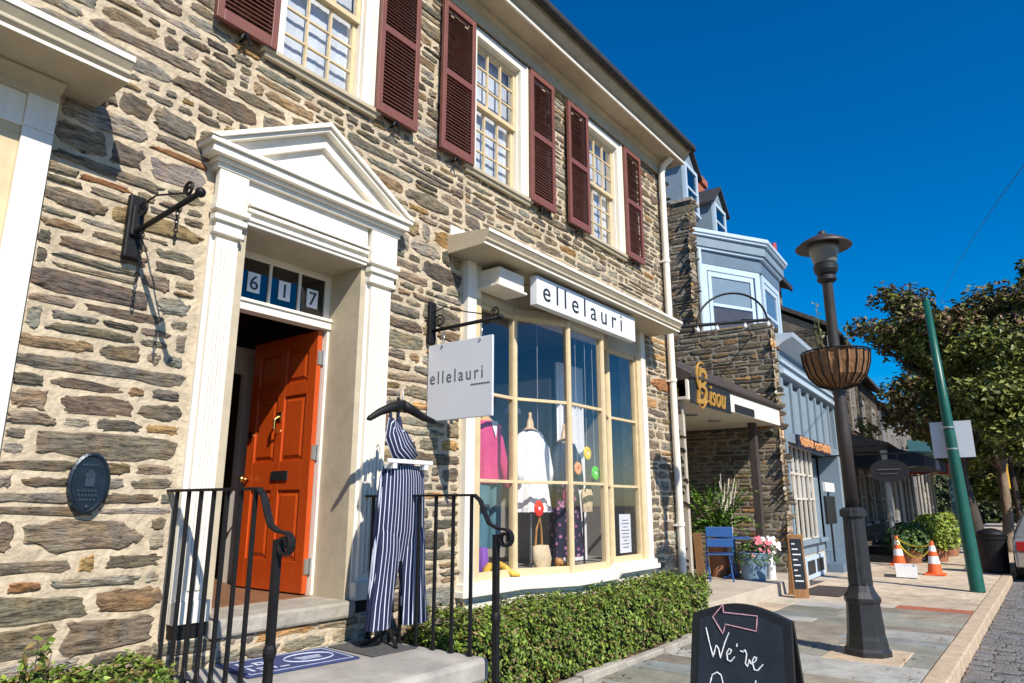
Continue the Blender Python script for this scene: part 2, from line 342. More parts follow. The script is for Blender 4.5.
# rubble stone facing --------------------------------------------------------
PAL = [((0.255, 0.220, 0.170), 7), ((0.185, 0.170, 0.145), 5), ((0.31, 0.27, 0.21), 6), ((0.33, 0.25, 0.155), 3), ((0.46, 0.30, 0.14), 1.1), ((0.32, 0.165, 0.085), 0.35), ((0.34, 0.325, 0.29), 4)]
def pick_stone(r, dark=1.0):
    t = r.random()*sum(w for _, w in PAL)
    for c, w in PAL:
        t -= w
        if t <= 0: break
    k = 0.98*dark*r.uniform(0.68, 1.32)
    return tuple(max(0.01, x*k*r.uniform(0.95, 1.05)) for x in c)
def rubble(mb, P, x0, x1, z0, z1, holes, r, hmin=0.07, hmax=0.19, lmax=0.85, gap=0.02, depth=0.02, dark=1.0):
    """P(x, z, d): point of the wall plane at (x, z), raised by d towards the viewer"""
    def stone(a, b, c, d):
        if b-a < 0.05 or d-c < 0.03: return
        cx, cz, hx, hz = (a+b)/2, (c+d)/2, (b-a)/2, (d-c)/2
        n = 30; e = r.uniform(2.6, 5.5); tilt = r.uniform(-0.05, 0.05); ph = r.random()*50; dd = depth*r.uniform(0.3, 1.15)
        taper = r.uniform(-0.22, 0.22); ring = []
        for k in range(n):
            t = 2*pi*k/n; ct, st = cos(t), sin(t)
            x = math.copysign(abs(ct)**(2/e), ct); z = math.copysign(abs(st)**(2/e), st)
            z *= 1+taper*x
            nx = mnoise.noise((ph+ct*2.2, st*2.2, 3.1)); nz = mnoise.noise((ph+ct*2.2, st*2.2, 9.7))
            n2 = mnoise.noise((ph+ct*7, st*7, 5.5)); ring.append((x*hx+nx*min(hx*0.28, 0.06)+n2*0.010, z*hz+nz*hz*0.45+n2*min(0.012, hz*0.25)+tilt*x*hx*0.7))
        col = pick_stone(r, dark); vs = []
        ins = min(0.014, hz*0.3)
        for s_, dp in ((0, -0.004), (1, dd*0.75), (2.6, dd)):
            for (x, z) in ring:
                L = math.hypot(x, z)+1e-6
                fx = max(0.0, 1-ins*s_/max(hx, 0.01)); fz = max(0.0, 1-ins*s_/max(hz, 0.01))
                q = dp+(0.006*mnoise.noise((cx*5+x*9, cz*5+z*20, s_)) if s_ else 0)
                vs.append(P(cx+x*fx, cz+z*fz, q))
        vs.append(P(cx, cz, dd*r.uniform(0.9, 1.3)))
        fs = []
        for j in (0, 1): fs += [(j*n+k, j*n+(k+1) % n, (j+1)*n+(k+1) % n, (j+1)*n+k) for k in range(n)]
        fs += [(2*n+k, 2*n+(k+1) % n, 3*n) for k in range(n)]
        mb.add(vs, fs, col)
    def fill(a, b, c, d):
        x = a
        while x < b-0.04:
            h = d-c; L = min(lmax, max(0.12, h*r.choice((1.0, 1.5, 2.2, 2.8, 3.5, 4.5, 6.0))*r.uniform(0.8, 1.2)))
            e = x+L
            if b-e < 0.12: e = b
            g = gap*r.uniform(0.4, 1.5); g2 = gap*r.uniform(0.3, 1.3)
            if h > 0.115 and r.random() < 0.33:
                m = c+h*r.uniform(0.38, 0.62); stone(x+g, e-g, c+g2*0.6, m-g2*0.4)
                if L > 0.4 and r.random() < 0.6:
                    q = x+L*r.uniform(0.35, 0.65); stone(x+g, q-g, m+g2*0.4, d-g2*0.6); stone(q+g, e-g, m+g2*0.4, d-g2*0.6)
                else: stone(x+g, e-g, m+g2*0.4, d-g2*0.6)
            else: stone(x+g, e-g, c+g2*0.6, d-g2*0.6)
            x = e
    z = z0
    while z < z1-0.03:
        h = r.uniform(hmin, hmax) if r.random() < 0.8 else hmin
        if z1-z-h < 0.05: h = z1-z
        cuts = sorted(set([x0, x1]+[min(max(q, x0), x1) for hl in holes for q in hl[:2]]))
        spans = []
        for a, b in zip(cuts, cuts[1:]):
            if b-a < 0.01: continue
            lo, hi = z, z+h
            for (hx0, hx1, hz0, hz1) in holes:
                if hx0 < (a+b)/2 < hx1 and hz0 < hi and hz1 > lo:
                    if hz0 > lo and hz0-lo > 0.03: hi = min(hi, hz0)
                    elif hz1 < hi and hi-hz1 > 0.03: lo = max(lo, hz1)
                    else: lo = hi
            if hi-lo < 0.03: continue
            if spans and abs(spans[-1][1]-a) < 1e-6 and spans[-1][2:] == (lo, hi): spans[-1] = (spans[-1][0], b, lo, hi)
            else: spans.append((a, b, lo, hi))
        for a, b, lo, hi in spans: fill(a-(r.uniform(0, 0.2) if a == x0 else 0), b, lo, hi)
        z += h
def holed_wall(mb, P, x0, x1, z0, z1, holes, depth):
    xs = sorted(set([x0, x1]+[q for h in holes for q in h[:2]])); zs = sorted(set([z0, z1]+[q for h in holes for q in h[2:]]))
    xs = [x for x in xs if x0 <= x <= x1]; zs = [z for z in zs if z0 <= z <= z1]
    for a, b in zip(xs, xs[1:]):
        for c, d in zip(zs, zs[1:]):
            if any(h[0] < (a+b)/2 < h[1] and h[2] < (c+d)/2 < h[3] for h in holes): continue
            mb.quad(P(a, c, 0), P(b, c, 0), P(b, d, 0), P(a, d, 0))
    for h in holes:
        a, b, c, d = h
        for p, q in (((a, c), (a, d)), ((b, d), (b, c)), ((a, d), (b, d)), ((b, c), (a, c))):
            mb.quad(P(*p, 0), P(*q, 0), P(*q, -depth), P(*p, -depth))
def leaf_cards(mb, pts, size, r, cols, up=0.3):
    for (p, nrm) in pts:
        n = (Vector(nrm)+Vector((r.uniform(-1, 1), r.uniform(-1, 1), r.uniform(-1, 1)))*0.8+Vector((0, 0, up)))
        if n.length < 0.01: n = Vector((0, 0, 1))
        n.normalize(); a = n.orthogonal().normalized(); b = n.cross(a); t = r.random()*2*pi
        u = a*cos(t)+b*sin(t); w = n.cross(u); s = size*r.uniform(0.6, 1.25); p = Vector(p)
        c = r.choice(cols); k = r.uniform(0.55, 1.45)
        mb.add([p-u*s, p+w*s*0.48+n*s*0.12, p+u*s, p-w*s*0.48+n*s*0.12], [(0, 1, 2, 3)], (c[0]*k, c[1]*k, c[2]*k))

# ================================================================== SETTING
# ground, road, pavement
g = MB(); g.quad((-400, -400, -0.16), (900, -400, -0.16), (900, 400, -0.16), (-400, 400, -0.16)); struct(obj('ground', g, 'joint_soil'))
r = random.Random(3)
g = MB(); g.quad((-20, -7.5, -0.145), (200, -7.5, -0.145), (200, 1.0, -0.145), (-20, 1.0, -0.145)); struct(obj('roadbed', g, 'joint_soil'))
g = MB(); x = 5.0
while x < 42:
    w = r.uniform(0.10, 0.14); y = 0.955-r.uniform(0, .02)
    while y > (-1.2 if x < 24 else -0.6):
        L = r.uniform(0.14, 0.26); gp = 0.005; dz = r.uniform(-0.012, 0.012); k = r.uniform(0.7, 1.3); b = r.uniform(-.02, .02)
        k = 0.8+0.4*(k-0.7); c = (0.165*k+b*.4, 0.158*k, 0.152*k-b*.4); j = lambda: r.uniform(-.007, .007)
        a0, a1, b0, b1 = x+gp, x+w-gp, y-L+gp, y-gp
        lo = [(a0+j(), b0+j(), -.15), (a1+j(), b0+j(), -.15), (a1+j(), b1+j(), -.15), (a0+j(), b1+j(), -.15)]
        ins = 0.014
        hi = [(a0+ins, b0+ins, -.118+dz+j()), (a1-ins, b0+ins, -.118+dz+j()), (a1-ins, b1-ins, -.118+dz+j()), (a0+ins, b1-ins, -.118+dz+j())]
        md = [(p[0], p[1], -.130+dz) for p in lo]
        g.add(lo+md+hi, [(8, 9, 10, 11)]+[(q, (q+1) % 4, (q+1) % 4+4, q+4) for q in range(4)]+[(q+4, (q+1) % 4+4, (q+1) % 4+8, q+8) for q in range(4)], c)
        y -= L
    x += w
struct(obj('road', g, 'sett'))
# pavement slabs
g = MB(); g.quad((-20, 1.05, -0.012), (200, 1.05, -0.012), (200, 4.6, -0.012), (-20, 4.6, -0.012)); struct(obj('pavement_bed', g, 'joint_soil'))
def slab(mb, x0, x1, y0, y1, c, z=0.0):
    gp = 0.006; dz = r.uniform(-.002, .002)
    mb.box(x0+gp, x1-gp, y0+gp, y1-gp, -0.05, z+dz, c)
BL = [(0.215, 0.215, 0.185), (0.24, 0.235, 0.195), (0.19, 0.205, 0.20), (0.27, 0.235, 0.18), (0.31, 0.305, 0.28), (0.22, 0.215, 0.17), (0.25, 0.26, 0.25), (0.20, 0.17, 0.135)]
g = MB(); x = -3.0
while x < 12.1:
    w = min(r.choice((0.35, 0.5, 0.6, 0.75)), 12.1-x)
    if 12.1-x-w < 0.2: w = 12.1-x
    y = 1.14
    while y < 3.44:
        L = r.uniform(0.6, 1.5)
        if 3.44-y-L < 0.3: L = 3.44-y
        c = r.choice(BL); k = r.uniform(0.82, 1.2); slab(g, x, x+w, y, y+L, tuple(q*k for q in c)); y += L
    if x > 9.3:
        slab(g, x, x+w, 3.44, 3.9, tuple(q*r.uniform(0.9, 1.1) for q in (0.46, 0.385, 0.29)))
    x += w
x = 12.5
while x < 70:
    w = 1.5; y = 1.14
    for y0, y1 in ((1.14, 2.6), (2.6, 3.9)):
        k = r.uniform(0.86, 1.1); slab(g, x, x+w, y0, y1, (0.49*k, 0.395*k, 0.29*k))
    if x > 14: slab(g, x, x+w, 3.9, 4.6, (0.42, 0.36, 0.29))
    x += w
struct(obj('pavement', g, 'slab', bevel=0.004))
g = MB(); y = 1.14
while y < 2.1:
    for i in range(2):
        k = r.uniform(0.75, 1.2); g.box(12.11+i*0.19+0.003, 12.11+(i+1)*0.19-0.003, y+0.003, y+0.092, -0.05, 0.002)
    y += 0.098
struct(obj('brick_strip', g, 'brick_red', bevel=0.004))
g = MB(); g.box(12.1, 12.5, 2.11, 3.9, -0.05, 0.0); struct(obj('concrete_strip', g, 'concrete'))
g = MB(); x = -6.0
while x < 90:
    L = r.uniform(1.6, 2.4); jz = r.uniform(-.004, .004); g.box(x+0.005, x+L-0.005, 0.945+r.uniform(-.006, .006), 1.13, -0.3, 0.012+jz); x += L
struct(obj('kerb', g, 'granite_kerb', bevel=0.015))
# planting bed in front of the shop
g = MB()
g.add([(3.9, 3.5, 0.02), (9.1, 3.5, 0.02), (9.1, 4.4, 0.07), (3.9, 4.4, 0.07)], [(0, 1, 2, 3)]); struct(obj('planting_bed', g, 'soil'))
g = MB(); x = 3.85
while x < 9.1:
    L = r.uniform(0.5, 0.95); g.box(x+0.004, x+L-0.006, 3.435+r.uniform(-.01, .01), 3.535+r.uniform(-.01, .01), -0.05, 0.055+r.uniform(-.01, .012)); x += L
struct(obj('bed_edging', g, 'step_stone', bevel=0.014))
g = MB(); g.box(-3, 2.1, 3.52, 4.4, -0.05, 0.04); struct(obj('planting_bed', g, 'soil'))

# ================================================================== STONE SHOP BUILDING
B = thing('stone_shop_building', 'stone rubble building with maroon shutters, orange door and bow shop window', 'building', (5, 4.4, 0))
WY = 4.4
PW = lambda x, z, d: (x, WY-d, z)
WIN = [(2.585, 3.62), (4.945, 5.98), (7.295, 8.33)]
WZ0, WZ1 = 4.98, 6.68
holes = [(a, b, WZ0, WZ1) for a, b in WIN]+[(2.28, 3.88, -0.3, 3.75), (5.0, 8.7, 0.60, 3.86), (-2.2, 1.2, 0.6, 3.96)]
X0, X1, ZT = -3.0, 9.75, 7.0
w = MB(); holed_wall(w, PW, X0, X1, -0.3, ZT, holes, 0.32); wall = obj('wall', w, 'mortar', B)
w = MB(); rubble(w, PW, X0, X1, -0.05, ZT, [(2.24, 3.92, -0.3, 3.86), (4.92, 8.78, 0.52, 3.9), (-2.3, 1.25, 0.5, 4.0), (-9, 2.24, -1, 3.2)]+[(a-0.03, b+0.03, WZ0-0.06, WZ1+0.02) for a, b in WIN], random.Random(11), 0.07, 0.20, 0.95, 0.018, 0.018)
rubble(w, PW, X0, 2.225, -0.05, 3.2, [(-2.3, 1.25, 0.5, 4.0)], random.Random(19), 0.085, 0.20, 1.05, 0.021, 0.016)
obj('stonework', w, 'stone', wall, smooth=False)
# right return wall and hidden shell
w = MB(); PR = lambda y, z, d: (X1+d, y, z)
holed_wall(w, PR, WY, 12.0, -0.3, ZT, [], 0.1); w.box(X0, X1-0.002, 11.9, 12.0, -0.3, ZT); w.box(X0-.1, X0, WY, 12, -.3, ZT); obj('side_wall', w, 'mortar', B)
w = MB(); rubble(w, PR, WY, 7.2, -0.05, ZT, [], random.Random(12), 0.08, 0.18, 0.7); obj('side_stonework', w, 'stone', B)
# roof and cornice
w = MB(); w.prism([(3.86, 7.235), (8.2, 10.3), (12.3, 7.235), (12.3, 7.2), (8.2, 10.22), (3.86, 7.19)], 'x', X0-0.3, X1+0.26); roof = obj('roof', w, 'roof_dark', B)
w = MB(); w.tube([(X0-0.3, 3.90, 7.185), (X1+0.24, 3.90, 7.185)], 0.05, 10); obj('gutter', w, 'roof_dark', roof)
w = MB()
w.prism([(4.39, 6.96), (4.08, 6.96), (4.06, 6.975), (4.06, 7.03), (4.03, 7.05), (3.97, 7.12), (3.95, 7.185), (4.39, 7.185)], 'x', X0-0.3, X1+0.2)
cor = obj('cornice', w, 'beige_paint', B, bevel=0.004)
w = MB(); w.prism([(4.070, 6.955), (4.045, 6.955), (4.040, 6.990), (4.070, 6.990)], 'x', X0-0.3, X1+0.2); obj('cornice_bead', w, 'white_paint', cor)
w = MB(); w.prism([(4.385, 6.74), (4.355, 6.74), (4.355, 6.90), (4.31, 6.93), (4.30, 6.958), (4.385, 6.958)], 'x', X0, X1); obj('frieze_board', w, 'beige_paint', B, bevel=0.004)
# upstairs windows
def make_window(a, b):
    z0, z1 = WZ0, WZ1
    f = MB()   # outer casing, a shade proud of the stones
    f.box(a-0.015, a+0.115, WY-0.035, WY+0.02, z0, z1+0.015); f.box(b-0.115, b+0.015, WY-0.035, WY+0.02, z0, z1+0.015); f.box(a+0.115, b-0.115, WY-0.035, WY+0.02, z1-0.09, z1+0.015)
    f.box(a+0.10, a+0.125, WY+0.02, WY+0.16, z0, z1-0.08); f.box(b-0.125, b-0.10, WY+0.02, WY+0.16, z0, z1-0.08); f.box(a+0.125, b-0.125, WY+0.02, WY+0.16, z1-0.105, z1-0.08)
    f.box(b-0.02, b+0.015, WY-0.052, WY-0.035, z0, z1+0.015)
    wn = obj('window', f, 'white_paint', B, bevel=0.004)
    s = MB(); s.prism([(WY-0.075, z0-0.06), (WY-0.075, z0-0.022), (WY+0.16, z0+0.012), (WY+0.16, z0-0.06)], 'x', a-0.08, b+0.08); s.prism([(WY-0.045, z0-0.10), (WY-0.058, z0-0.062), (WY+0.1, z0-0.062), (WY+0.1, z0-0.10)], 'x', a-0.05, b+0.05)
    obj('sill', s, 'beige_paint', wn, bevel=0.004)
    A, Bx = a+0.127, b-0.127; zm = (z0+z1)/2-0.01
    for (c, d, yy) in ((z0+0.014, zm+0.022, WY+0.085), (zm-0.022, z1-0.107, WY+0.045)):
        q = MB(); st = 0.042
        q.box(A, A+st, yy, yy+0.036, c, d); q.box(Bx-st, Bx, yy, yy+0.036, c, d); q.box(A+st, Bx-st, yy, yy+0.036, c, c+0.05); q.box(A+st, Bx-st, yy, yy+0.036, d-0.044, d)
        for i in (1, 2):
            x = A+st+(Bx-A-2*st)*i/3; q.box(x-0.009, x+0.009, yy+0.003, yy+0.033, c+0.05, d-0.044)
            z = c+0.05+(d-0.094-c)*i/3; q.box(A+st, Bx-st, yy+0.006, yy+0.030, z-0.009, z+0.009)
        obj('sash', q, 'cream_paint', wn)
        p = MB(); p.box(A+st-.004, Bx-st+.004, yy+0.016, yy+0.020, c+0.046, d-0.040); obj('pane', p, 'glass', wn)
    # sheer curtain with folds and dark room
    c = MB(); n = 60
    for k in range(n+1):
        x = A+(Bx-A)*k/n; yy = WY+0.165+0.0016*sin(k*0.55)+0.001*sin(k*1.3); c.v += [(x, yy, z0+0.02), (x, yy+0.004, z1-0.1)]
    c.f += [(2*k, 2*k+2, 2*k+3, 2*k+1) for k in range(n)]
    obj('curtain', c, 'curtain', wn, smooth=True)
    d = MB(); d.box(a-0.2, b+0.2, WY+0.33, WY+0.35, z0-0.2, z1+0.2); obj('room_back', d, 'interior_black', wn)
    return wn
w1 = make_window(*WIN[0])
def make_shutter(x0, x1, tilt):
    z0, z1 = 4.94, 6.66; f = MB(); y0, y1 = WY-0.10, WY-0.06; st = 0.055; zm = z0+0.88
    f.box(x0, x0+st, y0, y1, z0, z1); f.box(x1-st, x1, y0, y1, z0, z1)
    f.box(x0+st, x1-st, y0, y1, z0, z0+0.09); f.box(x0+st, x1-st, y0, y1, zm-0.035, zm+0.035); f.box(x0+st, x1-st, y0, y1, z1-0.07, z1)
    s = obj('shutter', f, 'maroon', B, bevel=0.004)
    l = MB()
    for a, b in ((z0+0.09, zm-0.035), (zm+0.035, z1-0.07)):
        n = int((b-a)/0.036)
        for i in range(n):
            z = a+(b-a)*(i+0.5)/n
            l.add([(xx, yy, zz) for xx in (x0+st, x1-st) for yy, zz in ((y0+0.006, z-0.017), (y0+0.010, z-0.020), (y1-0.004, z+0.014), (y1-0.008, z+0.017))],
                  [(0, 1, 2, 3), (7, 6, 5, 4), (0, 4, 5, 1), (1, 5, 6, 2), (2, 6, 7, 3), (3, 7, 4, 0)])
    obj('louvre_panel', l, 'maroon_shaded', s)
    h = MB(); xm = (x0+x1)/2
    h.tube([(xm-0.04, WY-0.085, z0-0.06), (xm-0.03, WY-0.09, z0-0.025), (xm, WY-0.09, z0-0.01), (xm+0.015, WY-0.09, z0-0.05), (xm+0.03, WY-0.09, z0-0.085), (xm+0.055, WY-0.085, z0-0.06)], 0.010, 6); h.tube([(xm, WY+.03, z0-0.03), (xm, WY-0.10, z0-0.03)], 0.012, 6)
    obj('shutter_dog', h, 'iron', s)
    return s
SHW = 0.50
s0 = make_shutter(WIN[0][0]+0.02-SHW, WIN[0][0]+0.02, 0)
base_x = WIN[0][0]+0.02-SHW
copy_tree(s0, B, (s0.location.x+WIN[0][1]+0.012-base_x, 0, 0))
for a, b in WIN[1:]:
    copy_tree(s0, B, (a+0.02-SHW-base_x, 0, 0)); copy_tree(s0, B, (b+0.012-base_x, 0, 0))
for a, b in WIN[1:]: copy_tree(w1, B, (a-WIN[0][0], 0, 0))
# hinges between window casings and shutters are part of the shutters' pintles: small iron hooks
# ---- doorway
DS = MB()
PLX = [(2.265, 2.48), (3.66, 3.94)]
Y0 = WY-0.06
for a, b in PLX:      # fluted pilasters
    DS.box(a, b, WY-0.035, WY+0.35, 0.79, 3.62)
    wd = b-a
    DS.box(a+0.03, b-0.03, Y0-0.012, WY-0.0355, 0.92, 3.30)
    n = 5
    for i in range(n):
        x = a+0.045+(wd-0.09)*(i+0.5)/n; DS.box(x-0.011, x+0.011, Y0-0.024, Y0-0.0125, 0.98, 3.25)
    DS.box(a-0.008, b+0.008, WY-0.10, WY-0.0352, 0.79, 0.92)
    DS.box(a-0.005, b+0.005, WY-0.088, WY-0.0352, 3.33, 3.37); DS.box(a-0.015, b+0.015, WY-0.105, WY-0.0352, 3.42, 3.46); DS.box(a-0.025, b+0.025, WY-0.12, WY-0.0352, 3.49, 3.53)
    DS.box(a+0.01, b-0.01, WY-0.082, WY-0.0352, 3.37, 3.42); DS.box(a+0.01, b-0.01, WY-0.085, WY-0.0352, 3.46, 3.49)
    DS.box(a-0.005, b+0.005, WY-0.092, WY-0.0352, 3.53, 3.80)
surround = obj('door_surround', DS, 'white_trim', B, bevel=0.004)
e = MB()
xa, xb = 2.48, 3.66
e.box(xa+0.026, xb-0.026, WY-0.06, WY+0.37, 3.47, 3.80)
for z, d in ((3.50, 0.075), (3.56, 0.090), (3.60, 0.105)): e.box(xa+0.0262, xb-0.0262, WY-d, WY-0.0602, z, z+0.028)
e.box(2.235, 3.965, WY-0.10, WY+0.01, 3.802, 3.84); e.box(2.215, 3.98, WY-0.125, WY+0.01, 3.842, 3.87)
e.box(2.155, 4.005, WY-0.17, WY+0.01, 3.872, 3.93); e.box(2.125, 4.03, WY-0.195, WY+0.01, 3.932, 3.965)
obj('entablature', e, 'white_trim', surround, bevel=0.004)
pd = MB(); xm, zb, za = 3.08, 3.967, 4.50
pd.prism([(2.2, zb), (3.93, zb), (xm, za-0.05)], 'y', WY-0.09, WY+0.01)
sl_ = (za-zb)/(xm-2.115)
def rake(x_out, off, th, y):
    # raking moulding: band between the two slopes, below height off
    pts_o = [(x_out, zb), (xm, zb+(xm-x_out)*sl_), (2*xm-x_out, zb)]
    k = th*math.sqrt(1+sl_*sl_)
    L = x_out+k/sl_
    poly_l = [(x_out, zb+0.001), (xm, zb+(xm-x_out)*sl_), (xm, zb+(xm-x_out)*sl_-k), (L, zb+0.001)]
    pd.prism(poly_l, 'y', y, WY+0.01); pd.prism([(2*xm-p[0], p[1]) for p in poly_l][::-1], 'y', y, WY+0.01)
rake(2.105, 0, 0.035, WY-0.205); rake(2.105+0.036*2.05, 0, 0.030, WY-0.18); rake(2.105+0.067*2.05, 0, 0.085, WY-0.115); rake(2.105+0.153*2.05, 0, 0.028, WY-0.135)
obj('pediment', pd, 'white_trim', surround, bevel=0.003)
for a, b in PLX: pl = MB(); pl.box(a+0.01, b-0.01, WY-0.085, WY+0.05, 0.70, 0.789); pl.box(a+0.04, b-0.05, WY-0.075, WY+0.05, 0.585, 0.70); obj('plinth', pl, 'iron', surround, bevel=0.004)
# reveal lining (panelled jambs and soffit)
rv = MB()
rv.box(2.4805, 2.545, WY-0.02, WY+0.42, 0.79, 3.469); rv.box(3.612, 3.6595, WY-0.02, WY+0.42, 0.79, 3.469); rv.box(2.545, 3.612, WY-0.03, WY+0.42, 3.455, 3.469)
obj('door_reveal', rv, 'beige_paint', surround, bevel=0.003)
# transom with house number
tr = MB(); TY = WY+0.37
tr.box(2.545, 3.612, TY-0.03, TY+0.08, 2.965, 3.03); tr.box(2.545, 3.612, TY-0.045, TY+0.08, 3.03, 3.055)
tr.box(2.545, 3.612, TY, TY+0.05, 3.40, 3.4545)
for x in (2.545, 2.725, 3.005, 3.285, 3.555): tr.box(x, x+0.022, TY+0.003, TY+0.045, 3.055, 3.40)
tr.box(3.578, 3.612, TY+0.002, TY+0.05, 3.055, 3.40)
trm = obj('transom', tr, 'white_paint', surround, bevel=0.003)
p = MB(); p.box(2.55, 3.57, TY+0.02, TY+0.024, 3.057, 3.399); obj('transom_pane', p, 'glass_dark', trm)
p = MB(); p.box(2.50, 3.66, TY+0.12, TY+0.125, 3.03, 3.45); obj('transom_back', p, 'navy', trm)
for x, s in ((2.875, '6'), (3.155, '1'), (3.43, '7')):
    p = MB(); p.box(x-0.055, x+0.055, TY+0.010, TY+0.016, 3.13, 3.29); obj('number_plate', p, 'sign_white', trm)
    obj('house_number', text_mb(s, (x, TY+0.0075, 3.152), (1, 0, 0), (0, 0, 1), 0.165, 0.002, centre=True), 'letter_black', trm)
# door frame jamb + open orange door (swung inwards by 90 degrees)
jb = MB(); jb.box(2.545, 2.585, TY, TY+0.06, 0.80, 2.964); jb.box(3.590, 3.6115, TY-0.01, TY+0.06, 0.80, 2.964); obj('door_frame', jb, 'white_paint', surround)
DX0, DX1 = 3.530, 3.577; DY0, DY1 = TY+0.03, TY+0.97; DZ0, DZ1 = 0.815, 2.955
d = MB(); st = 0.115; ym = (DY0+DY1)/2
d.box(DX0, DX1, DY0, DY0+st, DZ0, DZ1); d.box(DX0, DX1, DY1-st, DY1, DZ0, DZ1); d.box(DX0, DX1, ym-0.05, ym+0.05, DZ0, DZ1)
rails = ((DZ0, DZ0+0.24), (1.62, 1.86), (2.42, 2.53), (DZ1-0.12, DZ1))
for a, b in rails: d.box(DX0+0.0005, DX1-0.0005, DY0+st, ym-0.05, a, b); d.box(DX0+0.0005, DX1-0.0005, ym+0.05, DY1-st, a, b)
for (a, b) in ((DZ0+0.24, 1.62), (1.86, 2.42), (2.53, DZ1-0.12)):
    for (u, v) in ((DY0+st, ym-0.05), (ym+0.05, DY1-st)):
        d.box(DX0+0.015, DX1-0.012, u, v, a, b)
        d.add([(DX0+0.015, u+0.02, a+0.02), (DX0+0.015, v-0.02, a+0.02), (DX0+0.015, v-0.02, b-0.02), (DX0+0.015, u+0.02, b-0.02), (DX0+0.004, u+0.05, a+0.05), (DX0+0.004, v-0.05, a+0.05), (DX0+0.004, v-0.05, b-0.05), (DX0+0.004, u+0.05, b-0.05)],
              [(0, 1, 5, 4), (1, 2, 6, 5), (2, 3, 7, 6), (3, 0, 4, 7), (4, 5, 6, 7)])
door = obj('door', d, 'orange_door', B, bevel=0.003)
h = MB(); h.box(DX0-0.012, DX0, ym-0.18, ym+0.05, 1.70, 1.78); obj('letter_slot', h, 'letter_black', door, bevel=0.003)
h = MB(); h.tube([(DX0, DY1-0.07, 1.72), (DX0-0.05, DY1-0.07, 1.72)], 0.012, 8); h.ell((DX0-0.07, DY1-0.07, 1.72), (0.03, 0.03, 0.03)); obj('door_knob', h, 'brass', door, smooth=True)
h = MB(); h.tube([(DX0, DY1-0.07, 2.1), (DX0-0.02, DY1-0.07, 2.1)], 0.035, 12); obj('lock', h, 'brass', door)
h = MB(); h.tube([(DX0-0.01, ym, 2.25), (DX0-0.05, ym, 2.22), (DX0-0.05, ym, 2.14), (DX0-0.012, ym, 2.12)], 0.011, 8); h.box(DX0-0.008, DX0, ym-0.03, ym+0.03, 2.21, 2.29); obj('knocker', h, 'brass', door)
for z in (2.72, 1.92, 1.02):
    h = MB(); h.box(DX0+0.004, DX1+0.03, DY0-0.008, DY0, z-0.06, z+0.06); h.tube([(DX1+0.012, DY0-0.012, z-0.065), (DX1+0.012, DY0-0.012, z+0.065)], 0.009, 8); obj('hinge', h, 'steel', door)
# threshold stone
t = MB(); t.box(2.49, 3.65, WY-0.125, WY+0.6, 0.68, 0.795); ths = obj('threshold', t, 'step_stone', B, bevel=0.02)
t = MB(); t.box(2.2, 4.05, WY-0.085, WY+0.3, 0.0, 0.704); obj('riser', t, 'mortar', ths, bevel=0.01)
t = MB(); rubble(t, lambda x, z, dd: (x, WY-0.085-dd, z), 2.2, 4.05, 0.50, 0.70, [], random.Random(5), 0.08, 0.12, 0.5, 0.014, 0.012, 1.5); obj('riser_stonework', t, 'stone', ths)
# hallway
hw = MB(); hx0, hx1, hy0, hy1 = 2.05, 4.2, WY+0.45, WY+4.0
hw.quad((hx0, hy0, .8), (hx0, hy1, .8), (hx0, hy1, 3.5), (hx0, hy0, 3.5)); hw.quad((hx1, hy0, .8), (hx1, hy1, .8), (hx1, hy1, 3.5), (hx1, hy0, 3.5))
hw.quad((hx0, hy1, .8), (hx1, hy1, .8), (hx1, hy1, 3.5), (hx0, hy1, 3.5)); hw.quad((hx0, hy0, 3.5), (hx1, hy0, 3.5), (hx1, hy1, 3.5), (hx0, hy1, 3.5))
hw.quad((hx0, hy0, .8), (2.60, hy0, .8), (2.60, hy0, 3.5), (hx0, hy0, 3.5)); hw.quad((3.64, hy0, .8), (hx1, hy0, .8), (hx1, hy0, 3.5), (3.64, hy0, 3.5))
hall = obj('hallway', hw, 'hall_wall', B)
f = MB(); f.box(hx0, hx1, WY+0.6, hy1, 0.70, 0.802); f.box(2.60, 3.63, WY+0.36, WY+0.6, 0.70, 0.803); obj('hall_floor', f, 'wood_floor', hall)
f = MB()     # white panelled inner door casing deep in the hall
yy = WY+1.75
f.box(2.6, 2.75, yy-0.03, yy+0.05, 0.80, 2.75); f.box(3.68, 3.83, yy-0.03, yy+0.05, 0.80, 2.75); f.box(2.55, 3.88, yy-0.04, yy+0.05, 2.75, 2.95); f.box(2.5, 3.92, yy-0.06, yy+0.05, 2.95, 3.0)
obj('inner_door_casing', f, 'interior_cream', hall, bevel=0.004)
f = MB(); f.box(2.645, 2.685, WY+0.46, WY+1.30, 0.81, 2.90); f.box(2.685, 2.697, WY+0.60, WY+1.15, 1.0, 1.75); f.box(2.685, 2.697, WY+0.60, WY+1.15, 1.95, 2.75)
sd = obj('inner_door', f, 'interior_cream', hall, bevel=0.004)
f = MB(); f.ell((2.72, WY+1.0, 1.63), (0.03, 0.03, 0.03)); f.ell((2.72, WY+1.0, 1.85), (0.03, 0.03, 0.03)); obj('inner_knob', f, 'letter_black', sd, smooth=True)

